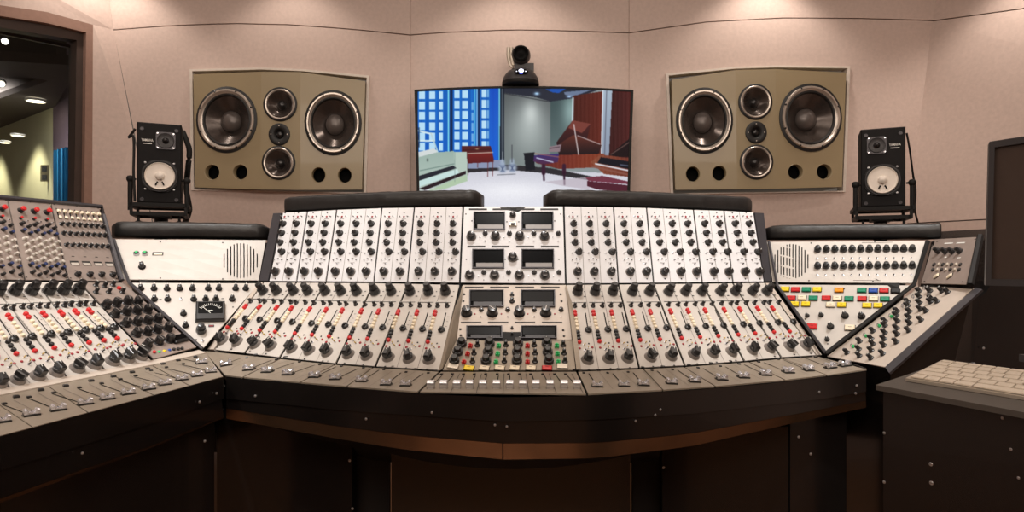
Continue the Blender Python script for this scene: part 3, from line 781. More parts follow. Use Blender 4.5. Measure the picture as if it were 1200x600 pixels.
# ------------------------------------------------------------------ lower cabinet under the main console
def vbox(name, x0, x1, ytop, Y0, Y1, m, parent, depth=.02, z0=0.):
    a, b = atz(x0, Y0, 0), atz(x1, Y1, 0); ta, tb = zs(ytop, Y0), zs(ytop, Y1)
    mb = MB(); d = Vector((b.x - a.x, b.y - a.y, 0)).normalized(); nrm = Vector((-d.y, d.x, 0)); 
    if nrm.y < 0: nrm = -nrm
    mb.slab([Vector((a.x, a.y, z0)), Vector((b.x, b.y, z0)), Vector((b.x, b.y, tb)), Vector((a.x, a.y, ta))], nrm * depth, m, side=slot_m)
    return build(name, mb, parent, smooth=False)
for x0, x1, Y0, Y1, m in ((254, 412.5, 1.56, 1.46, black_lam), (415.5, 456, 1.50, 1.50, black_mat), (458.5, 739, 1.44, 1.44, black_lam), (741.5, 773.5, 1.50, 1.50, black_mat), (776, 924, 1.46, 1.47, black_lam), (926, 992, 1.47, 1.52, black_lam)):
    vbox('kick_panel', x0, x1, 480 if 500 > x0 or x0 > 900 else 500, Y0, Y1, m, console)
vbox('kick_panel', 240, 263.5, 530, 1.63, 1.56, black_lam, console)
for x, y in ((409.6, 539.6), (777.7, 548), (413, 596), (950, 532), (936, 512)):
    Mx = Matrix.Translation(P(x, y, 1.43)) @ Matrix.Rotation(PI / 2, 4, 'X'); k = 1.5 * 1.5 / F
    link('screw', SCREW, console, Mx @ Matrix.Diagonal((k, k, k, 1)))

# leather rolls on top of the bridge
grp = 'black leather rolls on the console tops'
for xs, lab in (((326, 380, 450, 510, 561), 'long black leather roll on the main console, between left wall speaker and screen'), ((643.5, 700, 760, 820, 889), 'long black leather roll on the main console, between screen and right wall speaker')):
    pts = pathline([R('T', x, .3, .012) for x in xs], 40)
    o = bolster('padded_roll', pts, .049, .12); tag(o, lab, 'padded roll', grp)
# ================================================================== LEFT CORNER UNIT
def solid(name, pts, faces, m, parent):
    mb = MB(); mb.add(pts, faces, m); return build(name, mb, parent, smooth=False)
def corner_body(parent, TL, TR, SR, SL, A, zb=.5):
    """black carcass behind a corner unit's two panels"""
    mid = (TL + TR) / 2; i = lambda p: p + Vector((math.copysign(.044, mid.x - p.x), 0, 0))
    TL, TR, SR, SL, A = (drop(p) for p in (i(TL), i(TR), i(SR), i(SL), A + Vector((0, .03, -.01))))
    bk = Vector((0, .17, 0)); top = [TL, TR, SR, SL, A]
    low = [Vector((p.x, p.y, zb)) for p in (TL + bk, TR + bk, A + Vector((0, .05, 0)))]
    v = [TL, TR, SR, SL, A, TL + bk, TR + bk] + low
    return solid('unit_body', v, [(0, 3, 2, 1), (3, 4, 2), (0, 1, 6, 5), (5, 6, 8, 7), (0, 5, 7, 3), (3, 7, 9, 4), (1, 2, 8, 6), (2, 4, 9, 8), (7, 8, 9)], black_mat, parent)
lu = thing('corner_control_unit', 'triangular white corner panel with round grille and dark dial meter, left of the main console', 'control unit', (-.85, 1.75, 0))
cTL, cTR, cBR, cBL, cA = P(130, 279.5, 1.74), P(313, 280.5, 1.86), P(304, 329.5, 1.80), P(145.5, 328.5, 1.665), P(237, 409.5, 1.615)
corner_body(lu, P(124, 279, 1.74), P(316, 280, 1.87), P(307, 330, 1.81), P(142, 329, 1.66), P(237, 413, 1.62))
pu = Panel(P(131, 280.5, 1.74), P(311.5, 281.5, 1.86), P(303, 328.5, 1.80), P(146, 327.5, 1.665))
mb = MB(); pu.sheet(mb, cream_panel)
def grille(pn, mb, cx, cy, r, n):
    for i in range(n):
        dx = lerp(-.92, .92, i / (n - 1)) * r; h = math.sqrt(max(0, r * r - dx * dx)) * .97
        pn.line(mb, (cx + dx, cy - h), (cx + dx, cy + h), 1.15, slot_m, n=2)
grille(pu, mb, 282, 305.5, 21, 11)
for x, y in ((188, 283.5), (188, 326), (261, 284.5), (261, 327)): pu.line(mb, (x - .8, y), (x + .8, y), 1.6, slot_m, n=1)
pu.line(mb, (178.5, 297.5), (191.5, 297.5), 5, ink, n=1); pu.line(mb, (180, 297.7), (190, 297.7), 2.6, cream_m, .0009, n=1)
upan = build('speaker_grille_panel', mb, lu, smooth=False)
for x in (160, 170): 
    ctl('push_button', D_SIL, pu, x, 297.3, 3.6, upan); ctl('push_button', B_BLK, pu, x, 297.3, 2.6, upan); ctl('push_button', D_GRN, pu, x, 297.3, 1.8, upan, lift=.006)
ctl('level_knob', K_SM, pu, 166.5, 313, 4, upan, .4)
ptri = Panel(cA + Vector((-.0, 0, 0)), P(147.5, 331.5, 1.66), P(304.5, 332, 1.80), P(240, 409, 1.617))
# true triangle: build its sheet by hand, use a planar frame for the controls
tA, tL, tR = P(237.5, 408.5, 1.615), P(149, 331.5, 1.66), P(303.5, 332, 1.80)
class Tri(Panel):
    def __init__(s, L, R_, A):
        s.c = [L, R_, R_ + (A - L), A]
    def frame(s, u, v):
        x = (s.c[1] - s.c[0]).normalized(); z = x.cross(s.c[3] - s.c[0]).normalized(); p = s.pos(u, v)
        if z.dot(CAM - p) < 0: z = -z
        return p, x, z.cross(x), z
lt3 = Tri(tL, tR, tA)
mb = MB(); nz = (tR - tL).cross(tA - tL).normalized(); nz = nz if nz.dot(CAM - tL) > 0 else -nz
mb.slab([tL, tR, tA], nz * -.004, cream_panel)
for x, y in ((164, 347), (183, 372), (262, 374), (230, 398), (273, 360)): lt3.line(mb, (x - .8, y), (x + .8, y), 1.4, slot_m, n=1)
lt3.line(mb, (244, 382), (251, 382), 3.4, ink, n=1); lt3.line(mb, (245, 382), (250, 382), 1.4, red_dot, .0009, n=1)
for x, y in ((188, 351), (261, 350)): lt3.line(mb, (x - 1.5, y), (x + 1.5, y), 1, ink, n=1)
tp = build('triangular_panel', mb, lu, smooth=False)
for x, y in ((165, 336.5), (180.5, 336.5), (195.7, 336.7), (210.7, 336.7), (225.5, 336.7), (244, 336.5), (256.5, 336.5), (276, 336.5), (288, 336.5), (181, 349), (196.5, 349), (227, 349), (241, 349), (253, 349), (272, 349), (215, 366), (217.5, 380)):
    ctl('rotary_switch', K_SM, lt3, x, y + 2, 3.7, tp, random.uniform(-.3, .3))
for x, y in ((212.3, 350), (237.5, 399)): ctl('toggle_switch', T_BLK, lt3, x, y, 1.6, tp)
ctl('large_selector_knob', K_GAIN, lt3, 235.5, 388, 5.6, tp, rz=6.5)
# dial meter
Mm = lt3.at(246.5, 366.5); k = Mm.translation.y / F
mb = MB(); mb.cbox((0, 0, 3), (31, 27, 6), knob_m, 1.2); mb.box((0, 3.0, 6.1), (26, 16, .3), display_m)
o = link('dial_meter', mb.mesh('dial_meter', False), tp, Mm @ Matrix.Diagonal((k, k, k, 1)))
mb = MB()
for i in range(13):
    a = lerp(-.95, .95, i / 12); c, s_ = math.sin(a), math.cos(a)
    mb.box((0, 13.2, 0), (.45, 2.6 if i % 3 == 0 else 1.6, .3), white_pt, Matrix.Translation((0, -5, 6.4)) @ Matrix.Rotation(-a, 4, 'Z'))
for i in range(24):
    a = lerp(-.95, .95, i / 23); mb.box((0, 11.6, 0), (1.1, .35, .3), white_pt, Matrix.Translation((0, -5, 6.4)) @ Matrix.Rotation(-a, 4, 'Z'))
mb.box((0, 6, 0), (.5, 12, .3), white_pt, Matrix.Translation((0, -5, 6.5)) @ Matrix.Rotation(.75, 4, 'Z'))
mb.box((0, -1.5, 6.4), (5, 1, .2), white_pt)
link('dial_scale', mb.mesh('dial_scale', False), o, Mm @ Matrix.Diagonal((k, k, k, 1)))
# black dividing rail between unit and wing
mb = MB(); mb.tube([P(133, 281, 1.725), P(151, 330.5, 1.65), P(237, 408.5, 1.60)], [.005, .004, .004], frame_grey, 6); build('edge_rail', mb, lu)
o = bolster('padded_roll', pathline([P(127, 279, 1.755), P(220, 279.5, 1.81), P(314.5, 281, 1.875)], 26), .048, .12)
tag(o, 'short black leather roll on the left corner unit, below the left small speaker', 'padded roll', grp)

# ================================================================== LEFT WING
wing = thing('side_console', 'console wing of taupe and white modules running towards the viewer along the left photo edge', 'mixing console', (-1.1, 1.0, 0))
EXT = -.42                                  # how far past the frame (in t) the wing runs on
def wl_line(a, b): return lambda px: ray_on(a, b, px)
def ray_on(a, b, px):
    """point on the 3-D line a-b seen at picture column px"""
    m = (px - 600) / F; t = (m * a.y - a.x) / ((b.x - a.x) - m * (b.y - a.y)); return a + (b - a) * t
WT = wl_line(P(118, 242, 1.75), P(0, 231, 1.46)); WS = wl_line(P(144, 329.5, 1.66), P(0, 327.5, 1.37))
WS2 = wl_line(P(146, 331.5, 1.655), P(0, 330, 1.365)); WB = wl_line(P(178, 422, 1.475), P(0, 456, 1.154)); WF = wl_line(P(262, 441, 1.34), P(0, 510.5, .90))
# carcass
up = lambda p, z: Vector((p.x, p.y, z))
mb = MB(); rr = []
for px in (146, 60, 0, -70):
    k = (146 - px)
    T, S, B, Fr = (drop(f(x), .01) for f, x in ((WT, 116 - k * .85), (WS, 141 - k), (WB, (232 if px == 146 else 178 - (146 - px) * 1.22)), (WF, 262 - k * 1.5)))
    if px == 146: B = drop(P(232, 408.5, 1.60), .01)
    B, Fr = B - Vector((-.0, 0, .018)), Fr - Vector((0, 0, .014))
    bk = Vector((-.15, .05, 0))
    rr.append([T, S, B, Fr, up(B, .62), up(T + bk, .62), T + bk])
mb.loft(rr, black_mat); build('console_body', mb, wing, ang=30)
# rim along the top and right edges of the upper modules
mb = MB(); mb.tube([WT(-60), WT(0), WT(119), P(121, 252, 1.735), P(143, 328.5, 1.65)], .006, frame_grey, 6); build('edge_rail', mb, wing)
def wing_ctl(pn, par, cols):
    pass
GRD = M_(_sq(cream_m), 'slider_guard', 20)
upm = [(-50, 7.5, -42, 28.5), (9, 58.5, 30.5, 79), (60.5, 115.5, 81.5, 139)]
taps = dict(r=red_m, b=mat('dark_blue_plastic', (36, 50, 92), .35), w=mat('grey_white_plastic', (190, 182, 172), .4), k=knob_m)
def _cap(m):
    def f(mb):
        mb.lathe([(1, 0), (1, .2), (.8, .5), (.75, 1.4)], knob_m if m is not taps['w'] else m, 14); mb.lathe([(.8, 1.35), (.78, 2.0), (.5, 2.1)], m, 14)
    return f
KC = {k: M_(_cap(m), 'cap_knob') for k, m in taps.items()}
for gi, (t0, t1, s0, s1) in enumerate(upm):
    pn = Panel(WT(t0), WT(t1), WS(s1), WS(s0))
    mb = MB(); pn.sheet(mb, taupe_dark)
    if gi == 2:
        for k in range(4):
            pn.lineuv(mb, (.09 + .24 * k, .785), (.26 + .24 * k, .785), 6, ink, n=1); pn.lineuv(mb, (.10 + .24 * k, .795), (.25 + .24 * k, .795), 3.4, taps['w'], .001, n=1)
            pn.lineuv(mb, (.14 + .24 * k, .88), (.2 + .24 * k, .88), .9, ink, n=1); pn.lineuv(mb, (.14 + .24 * k, .70), (.2 + .24 * k, .70), .8, ink, n=1)
        for k in range(8): pn.lineuv(mb, (.06 + .125 * k, .08), (.07 + .125 * k, .22), 1.6, slot_m, n=2)
    for u in (.03, .5, .97):
        pn.lineuv(mb, (u - .01, .03), (u + .01, .03), 1.4, slot_m, n=1); pn.lineuv(mb, (u - .01, .97), (u + .01, .97), 1.4, slot_m, n=1)
    par = build('effects_panel', mb, wing, smooth=False)
    at = lambda u, v, name, me, r, rz=None, sp=0: ctl(name, me, pn, *proj(pn.pos(u, v)), r, par, sp, rz=rz)
    if gi < 2:
        for c_ in range(3):
            u = .22 + .31 * c_
            at(u, .15, 'red_capped_knob', KC['r'], 3.6, 3.4)
            for v, kk in ((.25, 'r'), (.335, 'k'), (.42, 'b'), (.52, 'w'), (.60, 'w'), (.68, 'w'), (.765, 'w'), (.835, 'b'), (.925, 'k')):
                nm = dict(r='red_knob', b='blue_knob', w='pale_knob', k='black_knob')[kk]
                if kk == 'r': at(u - .04, v, nm, KC[kk], 1.9)
                else: at(u - .05, v - .012, nm, KC[kk], 2.5); at(u + .1, v + .018, nm, KC[kk], 2.2)
            at(u + .1, .28, 'miniature_switch', T_SIL, 1.1); at(u + .02, .98 - .04, 'miniature_switch', T_BLK, .9) if 0 else None
    else:
        for k in range(8):
            u = .085 + .122 * k
            at(u, .12, 'slider_guard', GRD, 1.7, 2.6); at(u + .01, .2, 'slider_guard', GRD, 1.7, 1.8)
            for v in (.29, .41, .56): at(u, v, 'small_control_knob', K_SM, 2.7, 2.3, random.uniform(-1, 1))
        for k in range(4): at(.17 + .24 * k, .93, 'level_knob', K_GAIN, 3.5, 2.6)
# lower white channel panels
div = [(92.5, 178), (42, 122), (-12, 78), (-84, 11), (-150, -50)]
chs = [[(86, 162), (69, 146.8), (52, 129.3)], [(32, 108), (12.5, 88)], [(-7, 64), (-27, 42), (-47, 18.8)], [(-68, -3), (-90, -28)]]
for gi in range(4):
    (s1, b1), (s0, b0) = div[gi], div[gi + 1]
    pn = Panel(WS2(s0 + 1), WS2(s1 - 1), WB(b1 - 1.2), WB(b0 + 1.2))
    mb = MB(); pn.sheet(mb, cream_panel, n=6); n = len(chs[gi]); pos = []
    for k in range(1, n): pn.lineuv(mb, (k / n, 0), (k / n, 1), .6, line_m)
    for (xg, xp) in chs[gi]:
        B = WB(xp + 4); py = proj(B)[1] - 9.5; yg = 338.5
        pos.append(((xg, yg), (xp, py))); strip_marks(mb, pn, *pos[-1], 1.5)
    par = build('channel_panel', mb, wing, smooth=False)
    for ci, (a, b) in enumerate(pos):
        if a[0] < -60 and b[0] < -10: continue
        strip_controls(par, pn, a, b, 1.12, bo=-8, fo=1.5, ao=(-5.5, 4), seed=300 + gi * 9 + ci)
# corner matrix of chunky knobs
pq = Panel(WS2(94.5), P(145, 331.5, 1.655), P(230, 406.5, 1.59), P(180, 420.5, 1.478))
mb = MB(); pq.sheet(mb, taupe_dark); par = build('knob_matrix_panel', mb, wing, smooth=False)
for x, y in ((122, 336), (132, 334.5), (127, 343), (143, 343), (112, 335), (112, 343)): ctl('send_knob', K_SM, pq, x, y, 3.2, par)
ctl('red_button', B_RED, pq, 139, 338.5, 2.4, par)
for x, y in ((123.5, 357), (135.5, 355), (148, 353), (160.5, 353.5), (134.5, 367.5), (147, 365), (159.5, 364), (172, 363), (146.5, 378.5), (159.5, 377), (172, 375.5), (184, 374), (159, 390), (172, 388.5), (183.5, 386), (196, 384), (172.5, 402.5), (185.5, 399.5), (198, 397)):
    ctl('cue_knob', K_ROT, pq, x, y + 2, 6.0, par, random.uniform(-1, 1))
mb = MB(); mb.cbox((0, 0, .4), (2.6, 1.5, .8), knob_m, .15); mb.box((0, .1, .82), (2.1, 1, .04), display_m)
ctl('small_meter', mb.mesh('small_meter', False), pq, 209.5, 398, 7.5, par, rz=5)
for i, (x, y, kk) in enumerate(((180.5, 413, 'r'), (186.5, 412.5, 'g'), (192.5, 411.5, 'y'), (198.5, 410.5, 'b'), (203.5, 410, 'k'), (208.5, 409.5, 'k'), (213, 409, 'k'))): ctl('coloured_button', {'r': B_RED, 'g': D_GRN, 'y': D_YEL, 'b': M_(_dot(blue_m), 'lamp'), 'k': B_BLK}[kk], pq, x, y, 1.9, par)
# light metal bevel between channel panels and fader surface
mb = MB(); rr = []
for bx, fx in ((-70, -70), (0, 0), (90, 90), (178, 178), (232, 232)):
    p = WB(bx) if bx < 180 else P(233, 410, 1.60)
    d = Vector((.02, -.004, -.006)); rr.append([p, p + d, p + d - Vector((0, 0, .01)), p - Vector((0, 0, .01))])
mb.loft(rr, grey_panel); build('bevel_strip', mb, wing, smooth=False)
# fader surface in bays
fb = [(232, 262), (168, 222), (118, 180), (45, 103), (-25, 38), (-85, -25)]
WBk = lambda px: (WB(px) if px < 180 else lerp(WB(178), P(233, 410, 1.60), (px - 178) / 54)) + Vector((.022, -.004, -.008))
FW = [(2, 495, -40, 484), (36.7, 487, 4, 475), (68, 481, 33, 467), (100, 474, 62, 462), (125.7, 468, 92, 456), (150, 462, 118, 451), (174, 456.5, 140, 446), (193, 451, 158, 442), (213, 445.5, 176, 436), (230.7, 441, 194, 432), (247, 436.5, 214, 428), (236, 426, 214, 421), (252, 427.5, 228, 419)]
for gi in range(5):
    (b1, f1), (b0, f0) = fb[gi], fb[gi + 1]
    pn = Panel(WBk(b0 + .8), WBk(b1 - .8), WF(f1 - .8), WF(f0 + .8)); mb = MB(); pn.sheet(mb, taupe_panel, .003, 6); mine = []
    for f in FW:
        u, v = pn.uv(f[0], f[1])
        if 0 <= u < 1: mine.append(f)
    for (x, y, xb, yb) in mine:
        pn.line(mb, (x, y), (xb, yb), 1.5, slot_m, n=4); pn.line(mb, (x + 11, y - 1), (xb + 12, yb - 6), .8, line_m, n=3)
        for k in (.3, .45, .6, .75): pn.line(mb, (lerp(x, xb, k) + 7, lerp(y, yb, k)), (lerp(x, xb, k) + 9, lerp(y, yb, k)), .6, ink, n=1)
    par = build('fader_panel', mb, wing, smooth=False)
    for (x, y, xb, yb) in mine:
        ctl('fader_cap', FADER, pn, x, y, 5.6 + (262 - x) / 262 * 2.6, par)
        r = 1.5 + (262 - xb) / 262 * .9
        if y > 430: ctl('mute_key', SQK, pn, xb + 1, yb - 1, r, par); ctl('mute_key', SQK, pn, xb + 15, yb - 9, r * 1.25, par)
# apron of the wing
mb = MB(); A1, A2, A3 = [], [], []
for px in (-70, 0, 90, 180, 262):
    f = WF(px); y2 = table([(0, 551.7), (90, 524), (180, 496), (262, 467)], px); y3 = table([(0, 584), (90, 552), (180, 521), (262, 488)], px); y4 = table([(0, 589.5), (90, 556.5), (180, 524), (262, 490)], px)
    g2 = P(px, y2, f.y); g3 = P(px, y3, f.y + .005); g4 = P(px, y4, f.y + .012); i = Vector((-.03, .01, 0))
    f = f + Vector((0, 0, -.001))
    A1.append([f, g2, g2 + i, f + i]); A2.append([g2 + Vector((-.004, 0, -.001)), g3, g3 + i, g2 + i + Vector((0, 0, -.001))]); A3.append([g3 + Vector((0, 0, -.001)), g4, g4 + i * 2, g3 + i * 2])
mb.loft(A1, black_lam); ap = build('front_apron', mb, wing, smooth=False)
mb = MB(); mb.loft(A2, black_lam); build('lower_apron', mb, wing, smooth=False)
mb = MB(); mb.loft(A3, lip_tan_sheen); build('apron_lip', mb, wing, smooth=False)
for x, y in ((234, 471), (254, 461), (96.5, 531), (240, 517)):
    Y = WF(min(x, 262)).y - .006; Mx = Matrix.Translation(P(x, y, Y)) @ Matrix.Rotation(PI / 2, 4, 'X') @ Matrix.Rotation(.9, 4, 'Y'); k = 1.5 * Y / F
    if y < 535: link('screw', SCREW, ap, Mx @ Matrix.Diagonal((k, k, k, 1)))
# pedestal under the wing
mb = MB(); a, b = WF(70) + Vector((-.09, 0, 0)), WF(255) + Vector((-.03, .05, 0))
mb.slab([up(a, 0), up(b, 0), up(b, EYE - .33), up(a, EYE - .35)], Vector((-.04, 0, 0)), black_lam); build('pedestal_panel', mb, wing, smooth=False)

# ================================================================== RIGHT CORNER UNIT
ru = thing('corner_control_unit', 'triangular corner panel with coloured square buttons and round grille, right of the main console', 'control unit', (.9, 1.75, 0))
corner_body(ru, P(893, 281, 1.87), P(1092, 280, 1.69), P(1077, 333, 1.61), P(902, 332, 1.81), P(966, 420, 1.65), .5)
pu = Panel(P(898.5, 283.5, 1.86), P(1086, 282.5, 1.685), P(1072, 331.5, 1.61), P(905.5, 330.5, 1.80))
mb = MB(); pu.sheet(mb, cream_panel); grille(pu, mb, 927.5, 306.5, 21, 12)
for x, y in ((950.5, 285), (948, 329), (1023, 330), (1025, 284)): pu.line(mb, (x - .8, y), (x + .8, y), 1.6, slot_m, n=1)
pu.line(mb, (1010, 284.5), (1046, 284), .8, line_m, n=2); pu.line(mb, (1000, 328.7), (1032, 328.9), .9, line_m, n=2)
upan = build('speaker_grille_panel', mb, ru, smooth=False)
for k in range(12):
    x = 958.4 + 10.05 * k
    for y in (291.5, 311): 
        ctl('level_knob', K_GAIN, pu, x - k * .0, y + 1.5, 4.0, upan, random.uniform(-1, 1), rz=3.8); ctl('miniature_switch', T_BLK, pu, x - 1, y + 11.2, 1.25, upan)
tA, tL, tR = P(966.5, 413, 1.64), P(908.5, 333.5, 1.795), P(1069, 334.5, 1.61)
rt3 = Tri(tL, tR, tA); mb = MB(); nz = (tR - tL).cross(tA - tL).normalized(); nz = nz if nz.dot(CAM - tL) > 0 else -nz
mb.slab([tL, tR, tA], nz * -.004, cream_panel)
for x, y in ((932, 364), (944, 374), (1008, 382), (970, 403), (989, 338.5), (1048, 339)): rt3.line(mb, (x - .8, y), (x + .8, y), 1.4, slot_m, n=1)
tp = build('triangular_panel', mb, ru, smooth=False)
for x, y, c in ((120, 295, 'y'), (157, 296, 'r'), (195, 296, 'g'), (233, 296, 'y'), (310, 298, 'o'), (390, 299, 'g'), (430, 300, 'b'), (468, 300, 'r'), (508, 301, 'k'),
                (142, 326, 'r'), (180, 325, 'w'), (219, 326, 'g'), (265, 326, 'r'), (304, 327, 'w'), (345, 328, 'g'), (391, 328, 'r'), (431, 328, 'w'), (471, 329, 'g'),
                (154, 347, 'y'), (193, 347, 'y'), (280, 350, 'w'), (319, 350, 'y'), (408, 352, 'y'), (447, 352, 'y'), (215, 425, 'r'), (348, 430, 'w')):
    r = 4.3 if y < 400 else 5
    ctl('square_button', SQ[c], rt3, 880 + x / 3, 240 + y / 3 + 1, r, tp, rz=3.2)
for x, y, r in ((198, 386, 2.6), (247, 384, 3), (331, 386, 4.2), (389, 388, 4.2), (280, 424, 4), (268, 469, 3)): ctl('rotary_switch', K_SM, rt3, 880 + x / 3, 240 + y / 3 + 1.5, r, tp, random.uniform(-.4, .4))
o = bolster('padded_roll', pathline([P(895, 281, 1.87), P(990, 280.5, 1.79), P(1091, 280.5, 1.70), P(1106, 279.5, 1.69)], 26), .044, .12)
tag(o, 'short black leather roll on the right corner unit, below the right small speaker', 'padded roll', grp)
mb = MB(); mb.tube([P(901, 283, 1.85), P(911, 335, 1.78), P(968, 414, 1.622)], [.004, .004, .004], frame_grey, 6)
mb.tube([P(1087, 283, 1.665), P(1071, 333.5, 1.60), P(968, 414, 1.615)], [.006, .005, .005], black_mat, 6); build('edge_rail', mb, ru)

# ================================================================== RIGHT END UNIT
eu = thing('patch_unit', 'narrow diagonal end unit covered with rows of small black knobs at the console right end', 'control unit', (1.05, 1.5, 0))
qa, qb, qc, qd = P(969.5, 417.5, 1.63), P(1037, 430, 1.425), P(1141, 337.5, 1.38), P(1077.5, 335.5, 1.60)
v = [drop(p, .009) for p in (P(1094, 280, 1.67), P(1157, 273, 1.46), P(1143, 336, 1.37), P(1081, 333, 1.59), P(986, 416.5, 1.62), P(1046, 429.5, 1.41))]
bk = Vector((.06, .15, 0)); vv = v + [v[0] + bk, v[1] + bk, up(v[0] + bk, .3), up(v[1] + bk, .3), up(v[5], .3), up(v[4], .3)]
solid('unit_body', vv, [(0, 3, 2, 1), (3, 4, 5, 2), (0, 1, 7, 6), (6, 7, 9, 8), (1, 2, 9, 7), (2, 5, 10, 9), (4, 11, 10, 5), (0, 6, 8, 3), (3, 8, 11, 4), (8, 9, 10, 11)], black_lam, eu)
pt = Panel(P(1094.5, 280.5, 1.675), P(1148.5, 277.5, 1.465), P(1136, 333, 1.375), P(1079.5, 332, 1.595))
mb = MB(); pt.sheet(mb, taupe_dark)
for x, y in ((1098.5, 283), (1143, 280.5), (1083.5, 330), (1128, 330.5)): pt.line(mb, (x - .8, y), (x + .8, y), 1.4, slot_m, n=1)
for a, b in (((1107, 285.5), (1117, 285)), ((1121, 285), (1131, 284.5)), ((1107, 301.5), (1110, 301.5)), ((1122, 302.5), (1126, 302))): pt.line(mb, a, b, 1.5, white_pt, n=1)
par = build('remote_panel', mb, eu, smooth=False)
for x, y in ((1101, 293.5), (1109.5, 294), (1117.5, 294), (1126, 293.5)): ctl('level_knob', K_GAIN, pt, x, y + 1.5, 3.7, par, rz=3.8)
for k in range(7):
    for y in (310.5, 316.5): ctl('square_key', SQW if (k + int(y)) % 2 else SQK, pt, 1095.5 + 5.1 * k - (y - 310) * .25, y, 1.7, par, rz=2.2)
for x in (1098, 1113.5): ctl('square_button', SQ['w'], pt, x, 324, 3.4, par, rz=2.6)
pk = Panel(qd + Vector((0, 0, -.001)), qc, qb, qa)
mb = MB(); pk.sheet(mb, grey_panel, n=5); par = build('knob_strip_panel', mb, eu, smooth=False)
KX = [(165, 437), (240, 372), (318, 312), (388, 255), (460, 197), (522, 142), (590, 80), (650, 74), (235, 418), (238, 456), (308, 357), (318, 388), (308, 425), (305, 468), (388, 280), (388, 322), (383, 358), (382, 395), (375, 443),
      (455, 220), (462, 254), (458, 295), (460, 330), (455, 375), (522, 165), (532, 198), (528, 232), (532, 265), (527, 308), (590, 112), (592, 147), (597, 184), (600, 247), (628, 193), (652, 80), (660, 122), (657, 140), (694, 137), (722, 78), (755, 84)]
for x, y in KX: ctl('patch_knob', K_SM, pk, 960 + x / 5, 325 + y / 5 + 1.5, 3.5, par, random.uniform(-.5, .5))
for x, y in ((205, 408), (280, 347), (357, 288), (428, 233)): ctl('green_lever', X_GRN, pk, 960 + x / 5, 325 + y / 5, 2, par)
def _hook(mb): mb.tube([(-1, 0, 0), (-.9, .6, .8), (0, 1, 1.1), (.9, .6, .8), (1, -.4, 0)], .22, silver, 6)
HOOK = M_(_hook, 'wire_guard')
for x, y in ((190, 408), (265, 345), (345, 288), (415, 232), (487, 175), (550, 120), (615, 70)): ctl('wire_guard', HOOK, pk, 960 + x / 5, 325 + y / 5, 2.6, par)
# metal strip down the outer diagonal edge
po = Panel(P(1143, 337, 1.375), P(1151, 339, 1.36), P(1042, 437, 1.405), P(1037, 430, 1.425)); mb = MB(); po.sheet(mb, frame_grey, .006)
build('edge_strip', mb, eu, smooth=False)
mb = MB(); mb.tube([P(1149, 276.5, 1.46), P(1136.8, 334, 1.37)], .007, black_mat, 6); build('edge_rail', mb, eu)
body2 = eu
# black side panel running on to the right
rack = eu
mb = MB(); c0, c1 = P(1046, 440, 1.46), P(1260, 330, 1.40)
mb.slab([up(P(1066, 440, 1.47), 0), up(P(1290, 440, 1.47), 0), P(1290, 330, 1.47), P(1163, 330, 1.47), P(1156, 342, 1.47), P(1066, 416, 1.47)], Vector((0, .10, 0)), black_lam)
rb = build('side_cabinet', mb, rack, smooth=False)
mb = MB(); mb.slab([P(1150, 290, 1.62), P(1160, 268, 1.62), P(1290, 268, 1.62), P(1290, 340, 1.62), P(1150, 340, 1.62)], Vector((0, .2, 0)), black_lam); build('side_cabinet', mb, rack, smooth=False)
for x, y in ((1141, 361), (1141, 345.5), (1112.7, 368.5), (1080.5, 398.5), (1152.7, 408), (1141.5, 426)):
    Mx = Matrix.Translation(P(x, y, 1.462)) @ Matrix.Rotation(PI / 2, 4, 'X'); k = 1.5 * 1.46 / F; link('screw', SCREW, rb, Mx @ Matrix.Diagonal((k, k, k, 1)))
# ================================================================== BIG WALL SPEAKERS
def aniso(pn, px, py, rx, ry, parent, name, me, lift=0., rz=None):
    """round driver set on a baffle facet; rx, ry are its measured half sizes in pixels"""
    u, v = pn.uv(px, py); p, x, y, z = pn.frame(u, v)
    e = .01; a = proj(p); b = proj(p + x * e); c = proj(p + y * e)
    kx = rx / (abs(b[0] - a[0]) / e); ky = ry / (abs(c[1] - a[1]) / e); Mx = pn.M(u, v, lift)
    return link(name, me, parent, Mx @ Matrix.Diagonal((kx, ky, (rz or (rx + ry) / 2) * p.y / F, 1)))
def _ring(mb):
    mb.lathe([(1.08, 0), (1.08, .03), (.99, .06)], rubber, 40, cap=False)
    mb.lathe([(1.0, .05), (.975, .10), (.93, .10), (.90, .05), (.84, .02)], ring_m, 48, cap=False)
    for k in range(8):
        a = PI / 8 + k * PI / 4; mb.lathe([(.035, .05), (.03, .11), (.01, .13)], knob_m, 8, M=Matrix.Translation((math.cos(a) * .97, math.sin(a) * .97, 0)))
def _surr(mb): mb.lathe([(.86, .03), (.83, .06), (.80, .055), (.78, .01), (.77, -.02)], rubber, 40, cap=False)
def _cone(mb): mb.lathe([(.79, .0), (.70, -.07), (.55, -.19), (.42, -.28), (.33, -.34)], cone_m, 48, cap=False)
def _dust(mb): mb.lathe([(.35, -.33), (.34, -.25), (.28, -.16), (.18, -.10), (.08, -.075), (.01, -.07)], cap_m, 32)
WR, WS_, WC, WD = M_(_ring, 'frame_ring', 50), M_(_surr, 'rubber_surround', 60), M_(_cone, 'cone', 60), M_(_dust, 'dust_cap', 60)
def _mring(mb):
    mb.lathe([(1.08, 0), (1.08, .05), (1.02, .09), (.96, .09)], rubber, 40, cap=False); mb.lathe([(.97, .08), (.92, .12), (.86, .10), (.84, .03)], ring_m, 44, cap=False)
def _mcone(mb): mb.lathe([(.85, .02), (.78, .05), (.72, 0), (.6, -.14), (.4, -.3), (.28, -.36)], cone_m, 40, cap=False)
def _mdust(mb): mb.lathe([(.3, -.36), (.27, -.22), (.2, -.12), (.1, -.06), (.01, -.05)], knob_m, 28)
